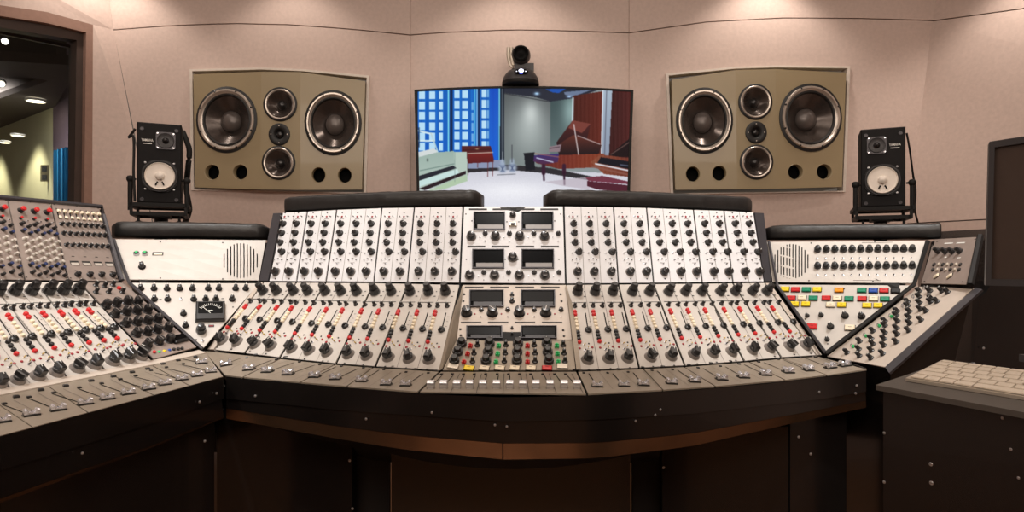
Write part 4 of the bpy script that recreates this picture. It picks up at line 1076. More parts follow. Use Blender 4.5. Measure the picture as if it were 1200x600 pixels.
MR, MC, MD = M_(_mring, 'frame_ring', 50), M_(_mcone, 'cone', 60), M_(_mdust, 'dust_cap', 60)
def _tw(mb):
    mb.lathe([(1, 0), (1, .08), (.92, .13), (.55, .13), (.5, .08), (.34, -.1), (.3, -.16)], rubber, 36, cap=False)
    for k in range(4):
        a = k * PI / 2; mb.lathe([(.07, .1), (.05, .15)], ring_m, 8, M=Matrix.Translation((math.cos(a) * .76, math.sin(a) * .76, 0)))
def _twd(mb): mb.lathe([(.34, -.14), (.3, -.02), (.2, .06), (.1, .1), (.01, .11)], knob_m, 24)
TW, TWD = M_(_tw, 'tweeter_plate', 50), M_(_twd, 'tweeter_dome', 60)
def _port(mb): 
    mb.lathe([(1.06, .0), (1.03, .03), (1.0, .02), (.97, -.05), (.93, -.75), (.9, -1.5)], olive, 32, cap=False, mats=[olive, olive, olive, olive, slot_m])
    mb.lathe([(.905, -1.48), (.9, -1.5)], slot_m, 32)
PORT = M_(_port, 'bass_port', 50)
def wall_speaker(label, tl, t1, t2, tr, bl, b1, b2, br, drivers, ports):
    Ya = 3.36; Yd = 3.335
    pts_t = [P(*tl, Ya), P(*t1, Yd), P(*t2, Yd), P(*tr, Ya)]; pts_b = [P(*bl, Ya), P(*b1, Yd), P(*b2, Yd), P(*br, Ya)]
    c = (pts_b[1] + pts_b[2]) / 2; t = thing('wall_loudspeaker', label, 'loudspeaker', c, 'large loudspeakers set in the wall')
    fac = [Panel(pts_t[i], pts_t[i + 1], pts_b[i + 1], pts_b[i]) for i in range(3)]
    mb = MB(); holes = [[], [], []]
    def circ(px, py, rx, ry, n=28):
        out = []
        return out
    # front facets with real holes cut for the drivers and ports
    for i, f in enumerate(fac):
        hs = []
        for (kind, px, py, rx, ry) in drivers + [('p',) + p for p in ports]:
            if (0, 1, 2)[i] != (1 if (kind in 'mt') else (0 if px < (t1[0] + t2[0]) / 2 else 2)): continue
            r = dict(w=.84, m=.9, t=.5, p=1.)[kind]; h = []
            for k in range(32):
                a = 2 * PI * k / 32; h.append(f.pos(*f.uv(px + math.cos(a) * rx * r, py + math.sin(a) * ry * r)))
            hs.append(h)
        mb.slab([f.c[0], f.c[1], f.c[2], f.c[3]], Vector((0, .02, 0)), olive, holes=hs)
    bk = Vector((0, .30, 0))
    top = pts_t + [p + Vector((0, .30, 0)) for p in (pts_t[3], pts_t[0])]; bot = pts_b + [p + Vector((0, .30, 0)) for p in (pts_b[3], pts_b[0])]
    inn = Vector((0, .021, 0))
    mb.add([p + (inn if i < 4 else Vector()) for i, p in enumerate(top + bot)] if 0 else top + bot, [(0, 1, 2, 3, 4, 5), (6, 11, 10, 9, 8, 7), (0, 5, 11, 6), (3, 9, 10, 4), (4, 10, 11, 5)], olive)
    build('cabinet', mb, t, smooth=False)
    for (kind, px, py, rx, ry) in drivers:
        f = fac[1 if kind in 'mt' else (0 if px < (t1[0] + t2[0]) / 2 else 2)]
        if kind == 'w': R_, parts = WR, (('rubber_surround', WS_), ('cone', WC), ('dust_cap', WD)); nm = 'woofer'
        elif kind == 'm': R_, parts = MR, (('cone', MC), ('dust_cap', MD)); nm = 'midrange_driver'
        else: R_, parts = TW, (('tweeter_dome', TWD),); nm = 'tweeter'
        o = aniso(f, px, py, rx, ry, t, nm, R_)
        for n2, me in parts: aniso(f, px, py, rx, ry, o, n2, me)
    for (px, py, rx, ry) in ports: aniso(fac[0 if px < (t1[0] + t2[0]) / 2 else 2], px, py, rx, ry, t, 'bass_port', PORT)
    return t
wall_speaker('wide olive wall loudspeaker with four drivers and a tweeter, left of the screen',
    (226.5, 87), (306, 84), (352, 84.5), (428, 95), (229, 219.5), (305, 222), (352, 222.5), (424, 222),
    [('w', 265.8, 140.5, 33, 36), ('w', 390.5, 144, 31, 35.5), ('m', 328.5, 122.3, 18.4, 18.6), ('m', 326.7, 190.8, 18.2, 18.6), ('t', 327.5, 157.5, 12.5, 13)],
    [(248.6, 201.7, 8.6, 9), (281.5, 201.7, 8.6, 9), (373.3, 205, 8, 9), (404, 205.5, 8, 9)])
wall_speaker('wide olive wall loudspeaker with four drivers and a tweeter, right of the screen',
    (787, 93.5), (862, 82), (909, 81), (991.5, 85), (791.5, 222.5), (864, 221.5), (910, 221), (986.5, 219),
    [('w', 825.3, 141.5, 31, 36), ('w', 949.7, 138, 34, 37), ('m', 885, 119.5, 18.5, 19.5), ('m', 886.3, 190, 18.2, 19), ('t', 885.8, 155.3, 12.5, 13)],
    [(812, 204, 8.2, 9), (843, 203, 8.2, 9), (932.3, 201.5, 8.8, 9), (966, 201.3, 8.8, 9)])

# ================================================================== SMALL SPEAKERS ON STANDS
def text_mesh(txt, size, m, ext=.0006):
    cu = bpy.data.curves.new('t', 'FONT'); cu.body = txt; cu.size = size; cu.align_x = 'CENTER'; cu.align_y = 'CENTER'; cu.extrude = ext; cu.offset = size * .008
    o = bpy.data.objects.new('t', cu); COL.objects.link(o); bpy.context.view_layer.update()
    me = bpy.data.meshes.new_from_object(o.evaluated_get(bpy.context.evaluated_depsgraph_get())); bpy.data.objects.remove(o); me.materials.clear(); me.materials.append(m); return me
def small_speaker(x0, x1, ytop, ybot, Y, yaw, mir, label, label2, cables):
    cx = (x0 + x1) / 2; w = (x1 - x0) / F * Y / (math.cos(yaw) + abs(cx - 600) / F * abs(math.sin(yaw))); h = (ybot - ytop) / F * Y; base = P(cx, ybot, Y)
    t = thing('studio_monitor_speaker', label, 'loudspeaker', base, 'small white-coned loudspeakers', yaw)
    L = Matrix.Translation(base) @ Matrix.Rotation(yaw, 4, 'Z')
    X = lambda u: (u - .5) * w * (-1 if mir else 1)
    mb = MB(); D = .14; e = .004
    fr = lambda k, y: [(-w / 2 + k, y, k), (w / 2 - k, y, k), (w / 2 - k, y, h - k), (-w / 2 + k, y, h - k)]
    mb.loft([[Vector(p) for p in r] for r in (fr(e, 0), fr(0, e), fr(0, D))], vinyl); build('cabinet', mb, t, L, smooth=False)
    Rf = lambda u, v, y=0.: L @ Matrix.Translation((X(u), -y, h * (1 - v))) @ Matrix.Rotation(PI / 2, 4, 'X')
    # woofer: black mounting plate with flattened sides, white cone, cap
    r = w * .405
    mb = MB(); out = []
    for k in range(48):
        a = 2 * PI * k / 48; q = 1.0 / max(abs(math.cos(a)), abs(math.sin(a)), .001); rr = min(1.06, q * .97); out.append((r * rr * math.cos(a), r * rr * math.sin(a)))
    mb.loft([[Vector((x, y, z)) for x, y in out] for z in (0.0, .006)], rubber)
    mb.lathe([(r * .98, .004), (r * .97, .012), (r * .9, .012), (r * .86, .008)], rubber, 40, cap=False)
    mb.lathe([(r * .985, .0065), (r * .975, .0135), (r * .955, .0135)], frame_grey, 48, cap=False)
    wo = link('woofer', mb.mesh('woofer'), t, Rf(.513, .664))
    mb = MB(); mb.lathe([(r * .86, .009), (r * .82, .013), (r * .8, .0085), (r * .5, .0075), (r * .26, .0066)], paper_m, 44, cap=False)
    link('paper_cone', mb.mesh('paper_cone', ang=60), wo, Rf(.513, .664))
    mb = MB(); mb.lathe([(r * .27, .006), (r * .25, .015), (r * .15, .021), (.001, .024)], paper_m, 28); link('dust_cap', mb.mesh('dust_cap', ang=60), wo, Rf(.513, .664))
    mb = MB()
    for s_ in (-1, 1): mb.box((0, 0, 0), (r * .08, r * .26, .003), slot_m, Matrix.Translation((s_ * r * .18, -r * .46, .009)) @ Matrix.Rotation(s_ * .45, 4, 'Z'))
    link('lead_wires', mb.mesh('lead_wires', False), wo, Rf(.513, .664))
    # tweeter
    q = w * .22; mb = MB(); oc = [(-q, -q * .8), (-q * .8, -q), (q * .8, -q), (q, -q * .8), (q, q * .8), (q * .8, q), (-q * .8, q), (-q, q * .8)]
    mb.loft([[Vector((x, y, z)) for x, y in oc] for z in (0, .005)], frame_grey)
    mb.lathe([(q * .9, .005), (q * .85, .010), (q * .5, .006), (q * .34, .007)], monitor_m, 32, cap=False)
    for a in range(4): mb.lathe([(.0045, .005), (.003, .0075)], chrome, 8, M=Matrix.Translation((q * .82 * (1 if a & 1 else -1), q * .82 * (1 if a & 2 else -1), 0)))
    tw = link('tweeter', mb.mesh('tweeter'), t, Rf(.643, .216))
    mb = MB(); mb.lathe([(q * .36, .006), (q * .3, .016), (q * .16, .022), (.001, .024)], knob_m, 24); link('tweeter_dome', mb.mesh('tweeter_dome', ang=60), tw, Rf(.643, .216))
    link('brand_lettering', text_mesh('YAMAHA', w * .062, white_pt), t, Rf(.235, .222, .0015) @ Matrix.Diagonal((1, 1.5, 1, 1)))
    mb = MB(); mb.box((0, 0, 0), (w * .2, w * .018, .0008), white_pt); link('brand_lettering', mb.mesh('brand_line', False), t, Rf(.235, .262, .0015))
    for u, v in ((.115, .08), (.885, .08), (.115, .955), (.885, .955)):
        mb = MB(); mb.lathe([(.007, 0), (.0065, .003), (.004, .003), (.0035, .001)], frame_grey, 12); link('grille_socket', mb.mesh('grille_socket'), t, Rf(u, v))
    for u, v in ((.19, .5), (.83, .5), (.19, .83), (.83, .83)): link('screw', SCREW, t, Rf(u, v, .005) @ Matrix.Diagonal((.004, .004, .004, 1)))
    # stand: tray, two upright arms with ball knobs, bolts, post to the floor
    sb = Vector((base.x, base.y + .09, 0)); st = thing('speaker_stand', label2, 'speaker stand', sb, 'black tray stands of the small loudspeakers', yaw)
    W2 = w * .63; mb = MB()
    for (z, a) in ((-.0075, 1.), (-.042, .93)):
        for y in (-.02, .2): mb.box((0, y, z), (W2 * 2 * a, .014, .014), black_mat)
        for s_ in (-1, 1): mb.box((s_ * W2 * a, .09, z), (.014, .234, .014), black_mat)
    mb.box((0, .09, -.004), (W2 * 1.7, .2, .007), black_mat)
    for s_ in (-1, 1):
        for y in (-.02, .2): mb.box((s_ * W2 * .96, y, -.025), (.010, .012, .04), black_mat)
    mb.box((0, .09, -.045), (.07, .12, .02), black_mat)
    tray = link('tray', mb.mesh('tray', False), st, L)
    for s_ in (-1, 1):
        mb = MB(); mb.tube([(s_ * W2, -.015, -.03), (s_ * W2, -.015, h * .25)], .0085, black_mat, 12); mb.tube([(s_ * W2, -.015, h * .25), (s_ * W2, -.015, .27 * h)], .006, knob_cap, 12)
        arm = link('side_arm', mb.mesh('side_arm'), st, L)
        mb = MB(); Z = h * .285; mb.lathe([(.001, -.013), (.009, -.011), (.013, -.004), (.013, .004), (.009, .011), (.001, .013)], black_mat, 16, M=Matrix.Translation((s_ * W2, -.015, Z))); mb.tube([(s_ * W2, -.015, Z), (s_ * (w / 2 + .002), -.005, Z - .0)], .004, black_mat, 8)
        link('ball_knob', mb.mesh('ball_knob'), arm, L)
        mb = MB(); mb.lathe([(.004, -.085), (.012, -.08), (.012, -.072), (.005, -.068), (.004, -.04)], black_mat, 12, M=Matrix.Translation((s_ * W2 * .72, -.01, 0))); link('wing_bolt', mb.mesh('wing_bolt'), st, L)
    mb = MB(); zf = -base.z
    mb.tube([(0, .09, -.05), (0, .09, -.16)], .024, black_mat, 16); mb.tube([(0, .09, -.15), (0, .09, zf + .02)], .018, black_mat, 16); mb.box((0, .09, -.10), (.11, .02, .016), black_mat)
    link('post', mb.mesh('post'), st, L)
    mb = MB(); mb.cbox((0, .09, zf + .012), (.36, .36, .024), black_mat, .006); link('base_plate', mb.mesh('base_plate', False), st, L)
    for pts, r2, lab in cables:
        mb = MB(); pp = [P(x, y, yy) for x, y, yy in pts]; sm = []
        for i in range((len(pp) - 1) * 6 + 1):
            f = i / 6; k = min(int(f), len(pp) - 2); a = pp[max(k - 1, 0)]; b = pp[k]; c = pp[k + 1]; d = pp[min(k + 2, len(pp) - 1)]; q_ = f - k
            sm.append(.5 * ((2 * b) + (c - a) * q_ + (2 * a - 5 * b + 4 * c - d) * q_ ** 2 + (3 * b - a - 3 * c + d) * q_ ** 3))
        mb.tube(sm, r2, black_mat, 8); tag(build('hanging_cable', mb), lab, 'cable', 'loudspeaker cables')
small_speaker(160.5, 213, 144.5, 238, 2.45, .43, False, 'small black loudspeaker with white cone at left, its tweeter right of the lettering',
    'black tray stand with two ball-topped arms holding the left small loudspeaker',
    [([(214, 154, 2.66), (219, 166, 2.66), (222, 178, 2.66), (220, 200, 2.66), (218.5, 222, 2.7), (222, 246, 2.74), (216, 262, 2.78)], .0115, 'thick black cable hanging down the right side of the left small loudspeaker'),
     ([(158.5, 151, 2.29), (154, 157, 2.29), (151, 161, 2.29), (155.5, 159, 2.29), (157, 170, 2.29), (156.5, 200, 2.29), (157, 212, 2.29), (158, 236, 2.29)], .0045, 'thin black cable looping down the left side of the left small loudspeaker')])
small_speaker(1008.5, 1061, 150, 242, 2.45, -.43, True, 'small black loudspeaker with white cone at right, its tweeter left of the lettering',
    'black tray stand with two ball-topped arms holding the right small loudspeaker',
    [([(1062.5, 156, 2.56), (1066, 175, 2.58), (1070, 205, 2.6), (1073, 225, 2.6), (1072, 245, 2.62), (1076, 262, 2.65)], .004, 'thin black cable running down the right side of the right small loudspeaker')])

# ================================================================== WALL SCREEN with its picture
def paint():
    S = 2; x0, y0, x1, y1 = 486, 100, 742, 248; W_, H_ = (x1 - x0) * S, (y1 - y0) * S
    yy, xx = np.mgrid[0:H_, 0:W_]; X = x0 + (xx + .5) / S; Y = y0 + (yy + .5) / S
    im = np.zeros((H_, W_, 3)); rng = np.random.default_rng(3)
    def C(*c): return np.array(c, float) / 255
    def inside(pts):
        m = np.zeros(X.shape, bool); n = len(pts)
        for i in range(n):
            (ax, ay), (bx, by) = pts[i], pts[(i + 1) % n]
            if ay == by: continue
            c = ((ay > Y) != (by > Y)) & (X < (bx - ax) * (Y - ay) / (by - ay) + ax); m ^= c
        return m
    def poly(pts, c, c2=None, ax='y', a=1.):
        m = inside(pts)
        if not m.any(): return
        col = np.broadcast_to(C(*c), im.shape).copy()
        if c2 is not None:
            v = Y if ax == 'y' else X; lo, hi = v[m].min(), v[m].max(); t = ((v - lo) / max(hi - lo, 1e-6))[..., None]; col = C(*c) * (1 - t) + C(*c2) * t
        im[m] = (im * (1 - a) + col * a)[m]
    def line(a, b, w, c, al=1.):
        a = np.array(a, float); b = np.array(b, float); d = b - a; L = (d ** 2).sum() or 1
        t = np.clip(((X - a[0]) * d[0] + (Y - a[1]) * d[1]) / L, 0, 1); dd = np.hypot(X - a[0] - t * d[0], Y - a[1] - t * d[1]); m = np.clip(w / 2 + .4 - dd, 0, 1)[..., None] * al
        im[:] = im * (1 - m) + C(*c) * m
    def glow(cx, cy, rx, ry, c, al=1., p=1.):
        m = (np.exp(-(((X - cx) / rx) ** 2 + ((Y - cy) / ry) ** 2) ** p) * al)[..., None]; im[:] = im * (1 - m) + C(*c) * m
    im[:] = C(150, 158, 160)
    # left: blue curtain wall with grids of bright panes
    poly([(486, 100), (590, 100), (590, 200), (486, 200)], (20, 112, 196), (26, 110, 204))
    wave = (np.sin(X * .9) * .5 + np.sin(X * 2.3) * .3)[..., None] * .06
    m = (X < 588) & (Y < 200); im[m] = np.clip(im + wave * np.array([.5, .9, 1.]), 0, 1)[m]
    for xa, xb, t, bot in ((491, 498, 107, 178), (503, 510, 107, 190), (514.5, 519, 107, 178), (532.5, 538.5, 106, 182), (541.5, 548.5, 106, 176), (564.5, 570, 105, 176), (570.7, 573, 105, 176), (552.5, 555, 120, 172)):
        k = 0; y = t
        while y < bot:
            poly([(xa, y), (xb, y), (xb, min(y + 9.2, bot)), (xa, min(y + 9.2, bot))], (206, 236, 250), a=.92 if xb - xa > 3 else .55); y += 12.1
    for x, w, c in ((525.5, 1.6, (150, 226, 236)), (530.2, 1.2, (20, 60, 110)), (528.5, 2.4, (14, 34, 60)), (556.5, 1.2, (130, 220, 240)), (561, 2.0, (12, 28, 60)), (559, 1, (220, 244, 250)), (576, 1.2, (60, 150, 220)), (585.2, 1.4, (160, 232, 240))): line((x, 100), (x, 192), w, c)
    poly([(574, 100), (584, 100), (583.5, 190), (574, 190)], (16, 84, 196), (26, 110, 220), a=.8)
    poly([(486, 100), (489.5, 100), (490, 215), (486, 215)], (18, 20, 30))
    poly([(586, 100), (591, 100), (591, 200), (585.5, 196)], (24, 34, 52)); line((588.5, 104), (588.5, 190), 1.2, (110, 120, 128))
    # right: lit walls, ceiling, wood panels
    poly([(591, 100), (645, 100), (645, 200), (591, 200)], (92, 96, 98), (132, 142, 142))
    glow(620, 150, 24, 34, (196, 204, 202), .75); glow(622, 133, 9, 14, (222, 228, 226), .7)
    poly([(645, 118), (671, 112), (671, 190), (645, 202)], (74, 92, 94), (122, 138, 138)); glow(669, 130, 10, 22, (180, 206, 204), .7)
    poly([(591, 100), (700, 100), (700, 106), (673, 115), (645.5, 119), (628, 114), (591, 109)], (52, 56, 70)); line((591, 109.5), (645, 119.5), .8, (40, 42, 50))
    poly([(639, 104.5), (664, 103.5), (655, 109), (648, 108.5)], (40, 96, 180)); poly([(661, 108), (694, 105), (672, 113), (662, 111)], (120, 134, 160)); 
    glow(629, 109.8, 3, 1.7, (190, 226, 255), 1); glow(667, 113.2, 3, 1.3, (190, 220, 255), 1)
    def wood(pts, c1, c2):
        poly(pts, c1, c2, 'x'); m = inside(pts); g = (np.sin(X * 3.1 + np.sin(Y * .08) * 2) * .5 + np.sin(X * 1.3) * .5 + rng.normal(0, .25, X.shape))[..., None] * .035; im[m] = np.clip(im + g, 0, 1)[m]
    wood([(672, 112), (706, 107), (706, 190), (671, 190)], (84, 38, 32), (112, 52, 42)); line((671.5, 115), (670.5, 160), 2.2, (200, 214, 220))
    poly([(706, 104), (718, 104), (714, 184), (704, 184)], (176, 190, 204), (150, 160, 178)); line((711, 104), (708.5, 182), 1.2, (110, 112, 126)); line((706.5, 104), (705, 180), 1.5, (226, 232, 238))
    wood([(717.5, 104), (742, 106), (742, 190), (713.5, 184)], (70, 34, 34), (96, 46, 44)); 
    # dark skirting, floor
    poly([(486, 190), (591, 196), (645, 200), (742, 204), (742, 250), (486, 250)], (206, 206, 216), (232, 232, 240)); poly([(540, 196), (596, 193), (645, 197), (700, 208), (700, 213), (640, 203), (596, 199), (540, 203)], (56, 54, 60))
    poly([(541, 190), (590, 187), (592, 196), (541, 198)], (150, 160, 186)); glow(600, 224, 50, 12, (246, 246, 250), .8)
    m = (Y > 204); im[m] = np.clip(im + (rng.normal(0, .012, X.shape))[..., None], 0, 1)[m]
    # small brown piano against the blue wall
    poly([(541, 171), (575, 171), (577, 179), (579, 188), (548, 190), (541, 178)], (98, 42, 44)); poly([(548, 180.5), (577, 178.5), (578.5, 190), (548.5, 191.5)], (132, 44, 44), (104, 34, 38)); line((543, 176), (574, 175), 1, (60, 26, 30)); line((548, 180), (577.5, 178.5), 1.1, (222, 214, 200)); glow(559, 174.6, 2, .7, (220, 200, 150), .8)
    for x, b in ((571.8, 207), (577.5, 206), (560, 196), (548.5, 205)): line((x, 188), (x - .3, b), .9, (110, 50, 52))
    # two guitars/bells of glass on stands
    for cx, cy in ((589, 196.5), (600.3, 195.5)):
        glow(cx, cy + 1, 5.6, 5.6, (176, 188, 206), .95, 2.2); glow(cx, cy - 6, 3, 4, (170, 184, 202), .8, 2)
        for a in range(7): line((cx - 4 + a * 1.3, cy - 3), (cx + 3 - a, cy + 5), .5, (70, 84, 120), .7)
    line((589, 178), (589, 190), .8, (190, 196, 200)); line((600, 170), (600, 190), .9, (60, 60, 70)); line((583, 205), (604, 204), .8, (80, 84, 92))
    # bin
    poly([(614, 180), (626, 179), (627, 199), (616, 200)], (30, 33, 44)); line((614, 180), (626, 179), 1.2, (16, 18, 26))
    # white organ, lower left
    poly([(490, 180), (532, 177), (533, 214), (492, 224)], (166, 186, 178), (190, 204, 196)); poly([(532, 178), (547, 178), (548, 210), (533, 214)], (190, 206, 196))
    poly([(490, 178), (509, 174), (514, 178), (491, 184)], (216, 222, 222)); line((489, 153), (506, 157), 2.3, (222, 236, 240)); line((489, 165), (509, 165), 2.3, (222, 236, 240)); line((505, 156), (513, 178), 1.8, (196, 216, 220)); line((491, 150), (491, 172), 1.6, (30, 60, 100))
    poly([(491, 206), (531, 194), (535, 197), (491, 212)], (48, 50, 62)); poly([(491, 212), (536, 198), (538, 203), (491, 219)], (206, 228, 226)); poly([(491, 221), (546, 200), (546, 204), (498, 223)], (54, 38, 46)); poly([(500, 224), (546, 205), (548, 212), (520, 222)], (186, 206, 180)); line((492, 200), (532, 192), .8, (96, 120, 116)); glow(501, 187.5, 1, 1.6, (60, 70, 70), .9); line((533, 178), (533, 213), .6, (130, 150, 146))
    # open grand piano
    poly([(652, 167), (671, 141), (692, 146), (683, 182), (655, 182)], (98, 46, 44), (36, 24, 34)); poly([(671, 141), (692, 145), (682, 156), (666, 150)], (132, 74, 66)); poly([(656, 168), (672, 158), (705, 170), (700, 186), (654, 183)], (112, 60, 50), (30, 22, 30))
    wood([(630, 184), (648, 182), (708, 180), (704, 196), (655, 198), (628, 191)], (116, 50, 48), (146, 76, 52)); poly([(626, 182), (655, 180), (654, 190), (636, 193), (625, 189)], (70, 60, 128), (96, 52, 80)); line((629, 185), (648, 190), 1.4, (214, 222, 240)); line((627, 180), (655, 184), 1, (180, 120, 110))
    line((672.5, 146), (678, 181), 1.4, (214, 206, 206)); line((677, 159), (703, 169), 1.1, (210, 200, 200)); poly([(644, 172), (658, 169), (656, 178), (643, 178)], (150, 132, 140)); line((644, 174), (656, 172), .8, (60, 40, 50))
    for x, b in ((637, 211), (661, 216)): line((x, 194), (x, 203), 4.6, (70, 36, 60)); line((x, 202), (x + .5, b), 2.4, (60, 32, 54))
    poly([(638, 213), (700, 206), (690, 222), (660, 218)], (196, 186, 196), a=.7)
    # second keyboard at right with stool
    poly([(715, 181), (738, 162), (742, 163), (742, 184), (716, 184)], (40, 26, 30)); line((716, 181), (740, 165), .9, (150, 120, 110))
    wood([(692, 190), (704, 181), (742, 186), (742, 208), (708, 204)], (150, 92, 70), (120, 62, 50)); poly([(704, 184), (742, 190), (742, 199), (700, 191)], (30, 30, 42)); line((698, 192), (742, 201), 1.8, (224, 230, 240)); line((694, 195), (742, 206), 2.4, (146, 96, 84)); line((727, 193), (738, 194.5), 1.2, (120, 130, 150))
    poly([(686, 208), (706, 206), (738, 213), (737, 216), (690, 212)], (128, 66, 84)); poly([(688, 212), (736, 217), (736, 226), (700, 222), (688, 218)], (94, 44, 60)); 
    im = np.clip(im, 0, 1) ** 1.18; im2 = im.copy(); im2[1:-1, 1:-1] = (im[1:-1, 1:-1] * 4 + im[:-2, 1:-1] + im[2:, 1:-1] + im[1:-1, :-2] + im[1:-1, 2:]) / 8
    return np.clip(im2, 0, 1), (x0, y0, x1, y1)
img, (ix0, iy0, ix1, iy1) = paint()
tv = thing('wall_screen', 'wide wall screen showing a room with blue windows and pianos, between the wall speakers', 'screen', P(613, 246, 3.3))
YT = 3.26; NX, NY = 500, 280
topy = lambda x: 103.2 + 4.3 * ((x - 612) / 128) ** 2
def tvp(u, v, Y=YT, g=0.):
    # u, v in 0..1 across the lit area
    xt = lerp(488.5 - g, 739.5 + g, u); xb = lerp(492 - g, 734.5 + g, u); yt = topy(xt) - g * .8; yb = 246 + g
    return P(lerp(xt, xb, v), lerp(yt, yb, v), Y)
me = bpy.data.meshes.new('screen_picture')
vs_ = [tvp(i / NX, j / NY) for j in range(NY + 1) for i in range(NX + 1)]
me.from_pydata(vs_, [], [(j * (NX + 1) + i, j * (NX + 1) + i + 1, (j + 1) * (NX + 1) + i + 1, (j + 1) * (NX + 1) + i) for j in range(NY) for i in range(NX)])
cols = np.ones((len(vs_), 4), np.float32); H_, W_ = img.shape[:2]
uu = np.array([proj(v) for v in vs_]); ii = np.clip(((uu[:, 0] - ix0) * 2 - .5), 0, W_ - 1.001); jj = np.clip(((uu[:, 1] - iy0) * 2 - .5), 0, H_ - 1.001)
i0, j0 = ii.astype(int), jj.astype(int); fi, fj = (ii - i0)[:, None], (jj - j0)[:, None]
c = img[j0, i0] * (1 - fi) * (1 - fj) + img[j0, i0 + 1] * fi * (1 - fj) + img[j0 + 1, i0] * (1 - fi) * fj + img[j0 + 1, i0 + 1] * fi * fj
c = np.where(c <= .04045, c / 12.92, ((c + .055) / 1.055) ** 2.4); cols[:, :3] = c
at_ = me.color_attributes.new('picture', 'FLOAT_COLOR', 'POINT'); at_.data.foreach_set('color', cols.ravel())
sm = bpy.data.materials.new('lit_screen'); sm.use_nodes = True; b = sm.node_tree.nodes['Principled BSDF']; an = sm.node_tree.nodes.new('ShaderNodeAttribute'); an.attribute_name = 'picture'
b.inputs['Base Color'].default_value = (.004, .004, .004, 1); b.inputs['Roughness'].default_value = .5; b.inputs['Specular IOR Level'].default_value = .08; sm.node_tree.links.new(an.outputs['Color'], b.inputs['Emission Color']); b.inputs['Emission Strength'].default_value = 1.0
me.materials.append(sm); me.update(); link('screen_picture', me, tv)
def tvring(g, Y, n=24): return [tvp(i / n, 0, Y, g) for i in range(n + 1)] + [tvp(1, 1, Y, g), tvp(0, 1, Y, g)]
mb = MB(); mb.slab(tvring(3.0, YT - .006), Vector((0, .045, 0)), black_mat, holes=[tvring(0, YT - .006)]); build('bezel', mb, tv, smooth=False)
mb = MB(); mb.slab(tvring(2.6, YT + .004), Vector((0, .05, 0)), black_mat); build('back_cover', mb, tv, smooth=False)
mb = MB(); mb.box((P(613, 175, 1).x * 3.35, 3.36, EYE + .5), (.4, .1, .3), black_mat); build('wall_bracket', mb, tv, smooth=False)

# conference camera on the screen's top edge
vc = thing('conference_camera', 'black dome conference camera sitting on top of the wall screen', 'video camera', P(610, 101, 3.28)); k = 3.28 / F
c0 = P(610, 101, 3.28); L = Matrix.Translation(c0) @ Matrix.Scale(k * 1.04, 4)
mb = MB(); mb.lathe([(20.5, 0), (21, 1), (20.8, 4)], black_mat, 40); mb.lathe([(20.8, 4.2), (20, 8), (17.5, 12.5), (14, 16.5), (11, 18), (10, 18.5)], monitor_m, 40, sy=.8); link('camera_base', mb.mesh('camera_base', ang=50), vc, L)
mb = MB(); mb.box((4, 4, 21), (22, 12, 9), monitor_m); link('swivel_block', mb.mesh('swivel_block', False), vc, L)
mb = MB(); prof = []; 
Lb = L @ Matrix.Translation((0.2, 0, 34.5)) @ Matrix.Scale(1.06, 4); 
mb.lathe([(.01, -10.6)] + [(10.6 * math.sin(a), -10.6 * math.cos(a)) for a in (.3, .6, .9, 1.2, 1.57, 1.9, 2.2, 2.5)] + [(6.4, 8.6), (5.8, 7)], mat('satin_dark_plastic', (60, 56, 56), .35), 36, M=Matrix.Rotation(PI / 2, 4, 'X'), cap=False)
hd = link('camera_head', mb.mesh('camera_head', ang=60), vc, Lb)
mb = MB(); mb.lathe([(8.4, 7), (8.2, 9), (6.6, 9.4), (5.6, 7.6), (4.5, 7.2), (3, 7.8), (.01, 8.4)], slot_m, 32, M=Matrix.Rotation(PI / 2, 4, 'X'), cap=False); link('camera_lens', mb.mesh('camera_lens', ang=50), hd, Lb)
for dx in (0, -3.6):
    mb = MB(); q = [(-13.6 - dx, -1, 43), (-14.0 - dx, -2, 36), (-13.4 - dx, -3, 28), (-11.6 - dx, -4, 22), (-8.4 - dx, -6, 18.5)]
    mb.tube(q[:(5 if dx == 0 else 4)], [2., 2., 1.8, 1.5, 1.2], alu_m, 10); link('head_arm', mb.mesh('head_arm'), vc, L)
mb = MB(); mb.lathe([(8, 0), (7.4, .8), (.01, 1.0)], slot_m, 28, sy=.42, M=Matrix.Translation((.5, -15.6, 12)) @ Matrix.Rotation(PI / 2 - .35, 4, 'X')); lp = link('status_window', mb.mesh('status_window'), vc, L)
mb = MB(); mb.lathe([(3, 0), (2.6, .6), (.01, .9)], led_e, 12, sy=.8, M=Matrix.Translation((.5, -16.6, 12.7)) @ Matrix.Rotation(PI / 2 - .35, 4, 'X'))
mb.lathe([(2.2, 0), (.01, .6)], led_b, 10, sy=.5, M=Matrix.Translation((.5, -17.2, 10)) @ Matrix.Rotation(PI / 2 - .35, 4, 'X'))
for s_ in (-1, 1): mb.lathe([(1.2, 0), (.01, .6)], led_e, 10, M=Matrix.Translation((.5 + 5 * s_, -16.2, 12)) @ Matrix.Rotation(PI / 2 - .35, 4, 'X'))
link('status_light', mb.mesh('status_light'), lp, L)

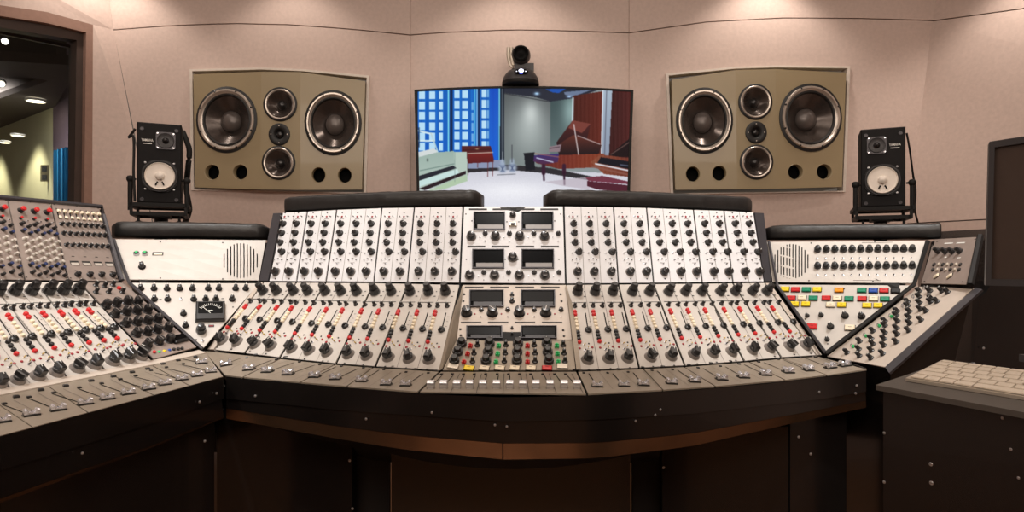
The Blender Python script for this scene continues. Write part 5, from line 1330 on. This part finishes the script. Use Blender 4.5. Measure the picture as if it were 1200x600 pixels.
# ================================================================== DESK, KEYBOARD, MONITOR at right
dz = EYE - .15
def dp(px, py, lift=0.): Y = .15 * F / (py - 300); return P(px, py, Y) + Vector((0, 0, lift))
dk = thing('computer_desk', 'dark grey desk with black riveted front panel at the lower right', 'desk', Vector((.45, .72, 0)))
a, b = dp(1026.5, 451), dp(1215, 486); b2 = dp(1101, 426.5); c2 = b2 + (b - a)
a3 = a + (b - a) * 1.6; 
mb = MB(); top = [a, a3, a3 + (b2 - a), b2]; mb.slab(top, Vector((0, 0, -.006)), desk_m); build('desk_top', mb, dk, smooth=False)
ins = (b2 - a).normalized() * .012; dn = Vector((0, 0, -.007))
mb = MB(); q0, q1 = a + ins + (b - a).normalized() * .004 + dn, a3 + ins + dn; mb.slab([q0, q1, up(q1, 0), up(q0, 0)], (b2 - a).normalized() * .016, black_lam); fpn = build('front_panel', mb, dk, smooth=False)
mb = MB(); r0 = q0 + (b2 - a) * .9; mb.slab([q0, r0, up(r0, 0), up(q0, 0)], Vector((.012, .006, 0)), black_lam); build('side_panel', mb, dk, smooth=False)
pnl = Panel(q0, q1, up(q1, 0), up(q0, 0))
for x, y, m in ((1036, 507.5, 0), (1036, 565, 0), (1090.7, 544, 1), (1091.3, 566, 1), (1174.5, 490, 0), (1184.5, 526.5, 0), (1193.5, 560, 0)):
    ctl('screw', SCREW, pnl, x, y, 1.7 if not m else 2.4, fpn, rz=1)
# keyboard: thin pale aluminium slab with rows of separate keys
kb = thing('computer_keyboard', 'thin pale keyboard with off-white keys lying on the dark desk', 'keyboard', dp(1130, 450))
ka, kb1 = dp(1061, 447), dp(1200, 469.5); kd = dp(1103, 430); kx = (kb1 - ka) * 1.9; ky = kd - ka
kp = Panel(ka + ky + Vector((0, 0, .009)), ka + ky + kx + Vector((0, 0, .009)), ka + kx + Vector((0, 0, .004)), ka + Vector((0, 0, .004)))
mb = MB(); kp.sheet(mb, alu_m, .0035, 2); 
build('keyboard_body', mb, kb, smooth=False)
rowsk = [(.03, .13, 14, 0), (.15, .30, 14, 0), (.32, .47, 14, .3), (.49, .64, 13, .5), (.66, .81, 12, .9), (.83, .97, 9, 0)]
for (v0, v1, n, off) in rowsk:
    edges = [0.015]; wd = .97 / n
    for k in range(n): edges.append(.015 + wd * (k + 1))
    if off: edges[1:-1] = [e + off * wd * (1 - j / n) * .8 for j, e in enumerate(edges[1:-1])]
    if n == 9: edges = [.015, .085, .155, .225, .31, .66, .745, .815, .9, .985]
    for k in range(n):
        if edges[k] > .62: continue
        mb = MB(); kp.sheet(mb, key_m, .0015, 1, edges[k] + .004, edges[k + 1] - .004, v0 + .008, v1 - .008, .0022); build('key', mb, kb, smooth=False)
# monitor
mo = thing('computer_monitor', 'dark grey switched-off computer monitor cut by the right photo edge', 'monitor', Vector((.8, .95, dz)))
m0, m1, m2, m3 = P(1159.5, 166, .92), P(1300, 144, .80), P(1300, 338, .80), P(1155, 334.5, .92)
mp = Panel(m0, m1, m2, m3); mb = MB(); bk = Vector((.02, .03, 0))
qh = [mp.pos(u, v) for u, v in ((.052, .045), (.95, .045), (.95, .955), (.052, .955))]
mb.slab([m0, m1, m2, m3], bk, monitor_m, holes=[qh]); build('monitor_frame', mb, mo, smooth=False)
mb = MB(); mb.slab([mp.pos(u, v) + Vector((.003, .004, 0)) for u, v in ((.05, .043), (.952, .043), (.952, .957), (.05, .957))], Vector((.002, .003, 0)), mscreen_m); build('screen', mb, mo, smooth=False)
mb = MB(); mb.slab([p + bk for p in (m0, m1, m2, m3)], Vector((.01, .012, 0)), monitor_m); build('back_cover', mb, mo, smooth=False)
cbt = mp.pos(1.1, .8) + Vector((.03, .045, 0)); mb = MB(); mb.box((cbt.x, cbt.y + .02, (cbt.z + dz) / 2), (.06, .02, cbt.z - dz), monitor_m); mb.box((cbt.x, cbt.y + .02, dz + .005), (.12, .12, .01), monitor_m); build('monitor_stand', mb, mo, smooth=False)
